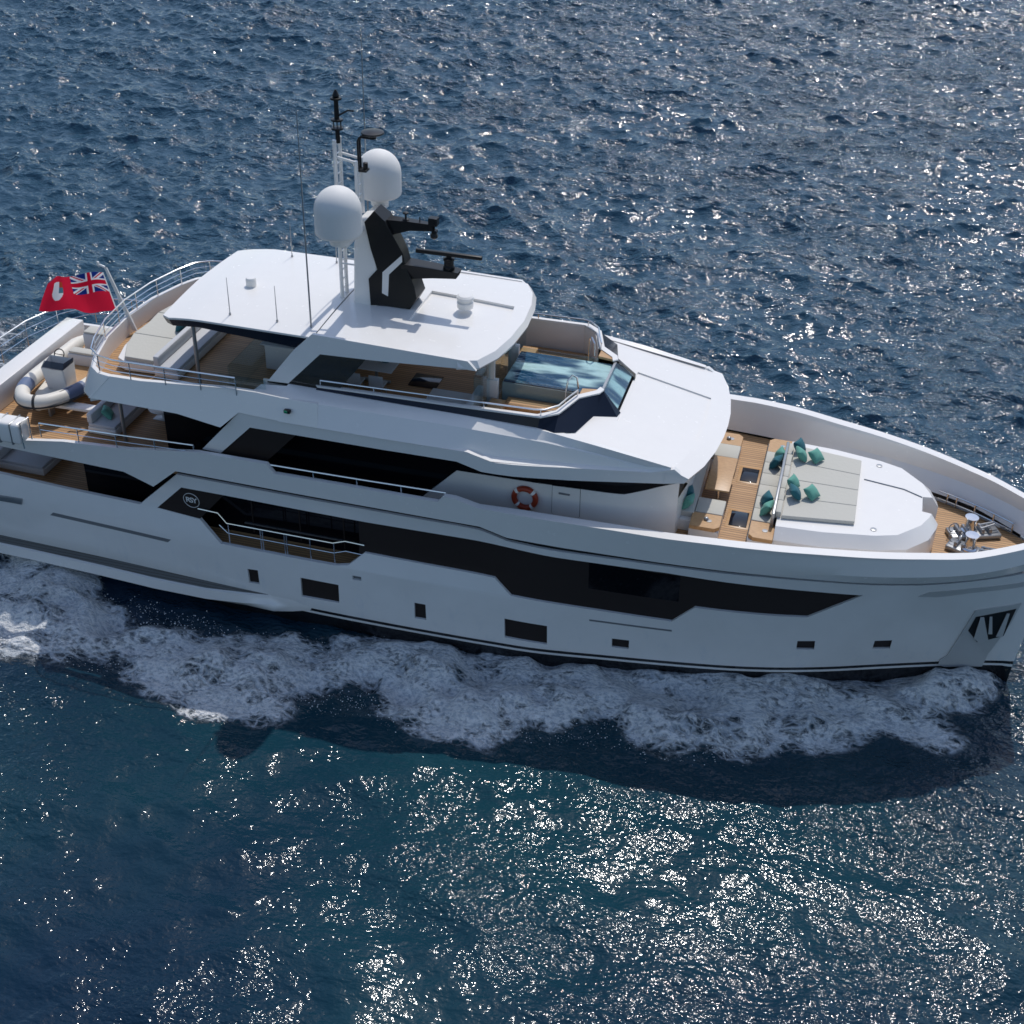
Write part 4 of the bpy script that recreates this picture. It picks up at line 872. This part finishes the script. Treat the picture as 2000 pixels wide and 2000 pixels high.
G1 = 'pillows on the foredeck sofa'; G2 = 'pillows on the foredeck sunpad'
pillow((9.42, 1.72, 6.42), TEAL, -62, 20, 'sea green pillow at the far end of the foredeck sofa, upper of two', G1)
pillow((9.33, 1.22, 6.42), PETROL, -60, -18, 'dark petrol pillow at the far end of the foredeck sofa, lower of two', G1)
pillow((9.30, -1.25, 6.42), PETROL, -60, 22, 'dark petrol pillow at the near end of the foredeck sofa, upper of two', G1)
pillow((9.36, -1.75, 6.42), TEAL, -58, -12, 'sea green pillow at the near end of the foredeck sofa beside the wooden table', G1)
pillow((10.02, 1.85, 6.80), PETROL, 58, -25, 'dark petrol pillow leaning on the sunpad backrest, farthest of its three', G2)
pillow((10.12, 1.32, 6.82), TEAL, 52, 18, 'sea green pillow leaning on the sunpad backrest between a dark and another green one', G2)
pillow((10.62, 1.42, 6.78), TEAL, 38, -35, 'sea green pillow lying farthest forward in the far group on the sunpad', G2)
pillow((10.05, -.62, 6.82), TEAL, 55, -20, 'sea green pillow upright against the backrest in the near sunpad group', G2)
pillow((10.15, -1.15, 6.82), PETROL, 50, 15, 'dark petrol pillow in the near group on the sunpad', G2)
pillow((10.68, -.95, 6.78), TEAL, 38, -30, 'sea green pillow lying farthest forward in the near group on the sunpad', G2)
G3 = 'pillows on the wheelhouse sofa'
pillow((6.8, -1.75, 6.45), PETROL, -65, 10, 'dark petrol pillow under the wheelhouse roof overhang', G3)
pillow((6.85, -2.15, 6.42), TEAL, -60, -10, 'sea green pillow under the wheelhouse roof overhang', G3)
G4 = 'pillows on the sundeck sunpad'
pillow((-11.98, .55, 8.98), TEAL, -35, 15, 'sea green pillow on the after sunpad, upper of two', G4, .62)
pillow((-11.95, -.15, 8.98), PETROL, -60, -15, 'dark petrol pillow on the after sunpad, lower of two', G4, .55)
G5 = 'pillows on the shaded upper deck sofa'
pillow((-14.2, -.1, 6.25), PETROL, 60, 5, 'dark petrol pillow on the shaded upper deck sofa', G5, .55)
pillow((-14.2, -.75, 6.25), TEAL, 60, -5, 'sea green pillow on the shaded upper deck sofa, middle one', G5, .55)
pillow((-14.1, -2.4, 6.2), TEAL, 50, 20, 'sea green pillow on the shaded upper deck sofa, at the end near the rail', G5, .5)
tb2 = empty('coffee_table', 'round white coffee table beside the upper deck sofa', 'table', (-12.6, -1.2, UD))
m = MB(); m.lathe([(.48, .42), (.5, .44), (.48, .47), (.02, .47)], (0, 0, 0), 28); m.build('tabletop', WHITE, tb2, 40)
m = MB(); m.rbox(-.32, .32, -.22, .22, 0, .03, .01); m.tube([(0, 0, .02), (0, 0, .43)], .05, 10); m.build('foot', WHITE, tb2, 40)

# ================================================================ WATER
L_ = 170.0
rng = np.random.default_rng(11)
NF = 1024; kx = 2*np.pi*np.fft.fftfreq(NF, L_/NF); KX, KY = np.meshgrid(kx, kx, indexing='ij'); K = np.hypot(KX, KY); K[0, 0] = 1
wd = R(80); c_ = (KX*math.cos(wd)+KY*math.sin(wd))/K
kp = 2*np.pi/6.0; Ph = np.exp(-(kp/K)**2)/K**3.45*(np.abs(c_)**2*.95+.08)*np.exp(-(K*.055)**2); Ph[0, 0] = 0
hk = np.sqrt(Ph)*(rng.standard_normal((NF, NF))+1j*rng.standard_normal((NF, NF)))
Hh = np.fft.ifft2(hk).real; gx = np.fft.ifft2(1j*KX*hk).real; gy = np.fft.ifft2(1j*KY*hk).real
sc_ = .29/np.sqrt((gx**2+gy**2).mean()); Hh *= sc_
Dx = np.fft.ifft2(1j*KX/K*hk).real*sc_; Dy = np.fft.ifft2(1j*KY/K*hk).real*sc_
X0, Y0, ST = -105.0, -36.0, L_/NF
nx = NF; ny = NF
gxv = X0+np.arange(nx)*ST; gyv = Y0+np.arange(ny)*ST
GX, GY = np.meshgrid(gxv, gyv, indexing='ij')
edge = np.clip(np.minimum(np.minimum(GX-X0, gxv[-1]-GX), np.minimum(GY-Y0, gyv[-1]-GY))/6, 0, 1)
def poly_sd(px, py, poly):
    inside = np.zeros(px.shape, bool); dmin = np.full(px.shape, 1e9); n = len(poly)
    for i in range(n):
        x0, y0 = poly[i]; x1, y1 = poly[(i+1) % n]; ex, ey = x1-x0, y1-y0
        t = np.clip(((px-x0)*ex+(py-y0)*ey)/(ex*ex+ey*ey+1e-12), 0, 1); dmin = np.minimum(dmin, np.hypot(px-x0-t*ex, py-y0-t*ey))
        cnd = ((y0 > py) != (y1 > py)) & (px < (x1-x0)*(py-y0)/(y1-y0+1e-12)+x0); inside ^= cnd
    return np.where(inside, dmin, -dmin)
FOAM = [(-19.231, -5.273), (-18.371, -4.593), (-17.424, -4.019), (-15.549, -3.877), (-13.008, -4.584), (-11.206, -5.612), (-8.956, -5.677), (-7.612, -6.007), (-5.844, -5.604), (-4.657, -5.674), (-3.545, -4.593), (-2.529, -3.674), (-1.389, -3.622), (1.036, -3.466), (3.215, -3.23), (5.027, -3.103), (10.245, -1.972), (14.544, -0.584), (17.145, 0.684), (18.91, 1.584), (20.52, 2.381), (20.426, 0.953), (18.738, -0.685), (16.953, -2.043), (15.302, -3.18), (14.152, -3.533), (12.895, -4.734), (10.711, -6.047), (9.178, -6.904), (7.59, -7.294), (5.555, -7.185), (3.921, -7.488), (1.948, -7.844), (-0.692, -8.353), (-2.759, -8.089), (-4.183, -8.606), (-5.21, -8.766), (-7.187, -9.27), (-8.424, -9.042), (-10.298, -8.392), (-11.746, -8.924), (-13.139, -8.566), (-14.672, -8.668), (-16.384, -9.43)]
WAKE = [(-41.058, 15.594), (-33.037, 14.883), (-29.72, 15.339), (-26.992, 15.733), (-24.669, 14.496), (-25.167, 10.804), (-26.177, 7.236), (-28.639, -0.168)]
sel = (GX > -60) & (GX < 30) & (GY > -20) & (GY < 32)
F1 = np.full(GX.shape, -50.0); F1[sel] = poly_sd(GX[sel], GY[sel], FOAM)
F2 = np.full(GX.shape, -50.0); F2[sel] = poly_sd(GX[sel], GY[sel], WAKE)
def tile_noise(s, seed):
    r_ = np.random.default_rng(seed); q = np.exp(-(K*s/2)**2)*(r_.standard_normal((NF, NF))+1j*r_.standard_normal((NF, NF))); f = np.fft.ifft2(q).real; return f/f.std()
nA, nB, nC = tile_noise(2.2, 3), tile_noise(.8, 4), tile_noise(.35, 5)
foam = np.clip((F1+.34*nA+.42*nB+.30)/.95, 0, 1)
foam2 = np.clip((F2+1.2*nA+.8*nB)/6, 0, 1)*.62
calm = np.clip(1+np.maximum(F1, -3)/6, .45, 1)*0+1
amp = edge*(1-.35*np.clip((-GY-2)/8, 0, 1))*(1+.5*np.clip((GY-5)/14, 0, 1))
body = np.clip(F1/1.2, 0, 1)
Zw = Hh*amp+body*(.18+.16*np.clip((GX+4)/6, 0, 1)+.17*nB+.13*nC+.07*nA)
Zw = Zw+body*.28*np.clip((GX-8)/9, 0, 1)*(1+.6*nB)
dx_ = Dx*amp*.9; dy_ = Dy*amp*.9
near = (GX > -21) & (GX < 20) & (np.abs(GY) < 5.6); Zw[near] = np.minimum(Zw[near], .42+.3*np.clip((GX[near]-9)/8, 0, 1))
co = np.stack([GX+dx_, GY+dy_, Zw], -1).reshape(-1, 3)
foamA = np.maximum(foam, foam2).reshape(-1)
ii = np.arange(nx*ny).reshape(nx, ny); q = np.stack([ii[:-1, :-1], ii[1:, :-1], ii[1:, 1:], ii[:-1, 1:]], -1).reshape(-1, 4)
# outer sea joined to the rim of the fine grid
FAR = 9000.0; cxm, cym = (gxv[0]+gxv[-1])/2, (gyv[0]+gyv[-1])/2
rim = list(ii[:, 0])+list(ii[-1, 1:])+list(ii[-2::-1, -1])+list(ii[0, -2:0:-1])
rc = co[rim]; dv = rc[:, :2]-np.array([cxm, cym]); dv = dv/np.abs(dv).max(1, keepdims=True)
outer_v = np.concatenate([np.array([cxm, cym])+dv*FAR, np.zeros((len(rim), 1))], 1)
b0 = len(co); nr_ = len(rim); a_ = np.array(rim); oi = b0+np.arange(nr_)
q2 = np.stack([a_, oi, np.roll(oi, -1), np.roll(a_, -1)], -1)
co = np.concatenate([co, outer_v]); q = np.concatenate([q, q2]); foamA = np.concatenate([foamA, np.zeros(nr_)])
me = bpy.data.meshes.new('sea'); me.vertices.add(len(co)); me.vertices.foreach_set('co', co.astype(np.float32).ravel())
me.loops.add(q.size); me.loops.foreach_set('vertex_index', q.astype(np.int32).ravel()); me.polygons.add(len(q)); me.polygons.foreach_set('loop_start', np.arange(0, q.size, 4, dtype=np.int32))
me.polygons.foreach_set('use_smooth', np.ones(len(q), bool)); me.update(calc_edges=True)
fa_ = me.attributes.new('foam', 'FLOAT', 'POINT'); fa_.data.foreach_set('value', foamA.astype(np.float32))
k = N('sea_water'); co_ = k.obj()
at_ = k.new('ShaderNodeAttribute', attribute_name='foam'); fo_ = at_.outputs['Fac']
wp = k.new('ShaderNodeTexNoise'); wp.inputs['Scale'].default_value = .9; wp.inputs['Detail'].default_value = 3; k.l(co_, wp.inputs['Vector'])
wa = k.new('ShaderNodeVectorMath', operation='MULTIPLY_ADD'); k.l(wp.outputs['Color'], wa.inputs[0]); wa.inputs[1].default_value = (.55, .55, .2); k.l(co_, wa.inputs[2])
mp = k.new('ShaderNodeMapping'); mp.inputs['Rotation'].default_value = (0, 0, R(-24)); mp.inputs['Scale'].default_value = (.75, 1.2, 1); k.l(wa.outputs[0], mp.inputs[0]); fc_ = mp.outputs[0]
n1 = k.noise(fc_, .8, 5, .6); n2 = k.noise(fc_, 2.6, 6, .65); n3 = k.noise(fc_, 8, 5, .65)
def lace(sc, w):
    v = k.new('ShaderNodeTexVoronoi', feature='DISTANCE_TO_EDGE'); v.inputs['Scale'].default_value = sc; k.l(fc_, v.inputs['Vector'])
    return k.smooth(v.outputs['Distance'], w, w*.15)
den = k.math('ADD', fo_, k.math('ADD', k.math('MULTIPLY', k.math('SUBTRACT', n1, .5), 2.0), k.math('ADD', k.math('MULTIPLY', k.math('SUBTRACT', n2, .5), 1.6), k.math('MULTIPLY', k.math('SUBTRACT', n3, .5), .9))))
solid = k.smooth(den, .46, .92)
lc = k.math('MAXIMUM', lace(1.5, .20), k.math('MULTIPLY', lace(3.6, .22), .8))
web = k.math('MULTIPLY', lc, k.smooth(den, .05, .5))
fm = k.math('MAXIMUM', solid, web, clamp=True)
fm = k.math('MULTIPLY', fm, k.smooth(fo_, .02, .30))
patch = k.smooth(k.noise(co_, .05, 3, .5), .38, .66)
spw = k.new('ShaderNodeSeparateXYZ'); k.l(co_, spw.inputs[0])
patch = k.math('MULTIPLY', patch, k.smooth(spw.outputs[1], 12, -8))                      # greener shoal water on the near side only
wcol = k.mix(patch, k.mix(k.smooth(spw.outputs[1], -4, 14), (.0042, .020, .042), (.022, .062, .100)), (.0065, .040, .058))  # open sea painted paler in its colour for distant haze and glitter
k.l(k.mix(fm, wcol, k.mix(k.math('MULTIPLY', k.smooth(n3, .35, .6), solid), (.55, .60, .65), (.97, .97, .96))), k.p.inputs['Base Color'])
k.l(k.math('MULTIPLY_ADD', fm, .6, .09), k.p.inputs['Roughness']); k.p.inputs['IOR'].default_value = 1.333
h1 = k.noise(co_, 1.9, 3, .5, (1, 1.6, 1)); h2 = k.noise(co_, 5.0, 2, .45, (1, 1.35, 1))
far_ = k.smooth(spw.outputs[1], 2, 22)                                                    # longer ripples on the open side, short ones in the lee
h0 = k.noise(co_, .95, 3, .5, (1, 2.0, 1))
hgt = k.math('ADD', k.math('MULTIPLY', h1, k.math('MULTIPLY_ADD', far_, .10, .10)), k.math('MULTIPLY', h2, k.math('MULTIPLY_ADD', far_, -.045, .07)))
hgt = k.math('ADD', hgt, k.math('MULTIPLY', h0, k.math('MULTIPLY', far_, .30))); gust = k.math('MULTIPLY_ADD', k.smooth(k.noise(co_, .085, 3, .55, (1, 1.7, 1)), .32, .68), 1.0, .38); hgt = k.math('MULTIPLY', hgt, gust)
hgt = k.math('ADD', hgt, k.math('MULTIPLY', k.math('MULTIPLY', k.math('ADD', n2, n3), fm), .22))
k.bump(hgt, 1.0, 1.0)
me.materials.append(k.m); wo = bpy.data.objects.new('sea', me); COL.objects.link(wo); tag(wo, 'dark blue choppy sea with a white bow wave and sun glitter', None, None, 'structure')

# spray thrown up along the foam
rs = np.random.default_rng(21); cand = np.argwhere((F1 > -.35) & (F1 < .9) & (np.abs(GY) > 5.0)); pick = cand[rs.integers(0, len(cand), 2600)]
m = MB()
for a, b in pick:
    x = GX[a, b]+rs.normal(0, .12); y = GY[a, b]+rs.normal(0, .12); z = Zw[a, b]+abs(rs.normal(0, .14))+.02; q_ = .008+.02*rs.random()**3
    m.add([(x+q_, y, z), (x-q_, y, z), (x, y+q_, z), (x, y-q_, z), (x, y, z+q_), (x, y, z-q_)], [(0, 2, 4), (2, 1, 4), (1, 3, 4), (3, 0, 4), (2, 0, 5), (1, 2, 5), (3, 1, 5), (0, 3, 5)])
tag(m.build('spray', plain('spray_white', (.9, .9, .9), .4), None, 80), 'fine white spray drops thrown up along the bow wave', 'spray', None, 'stuff')
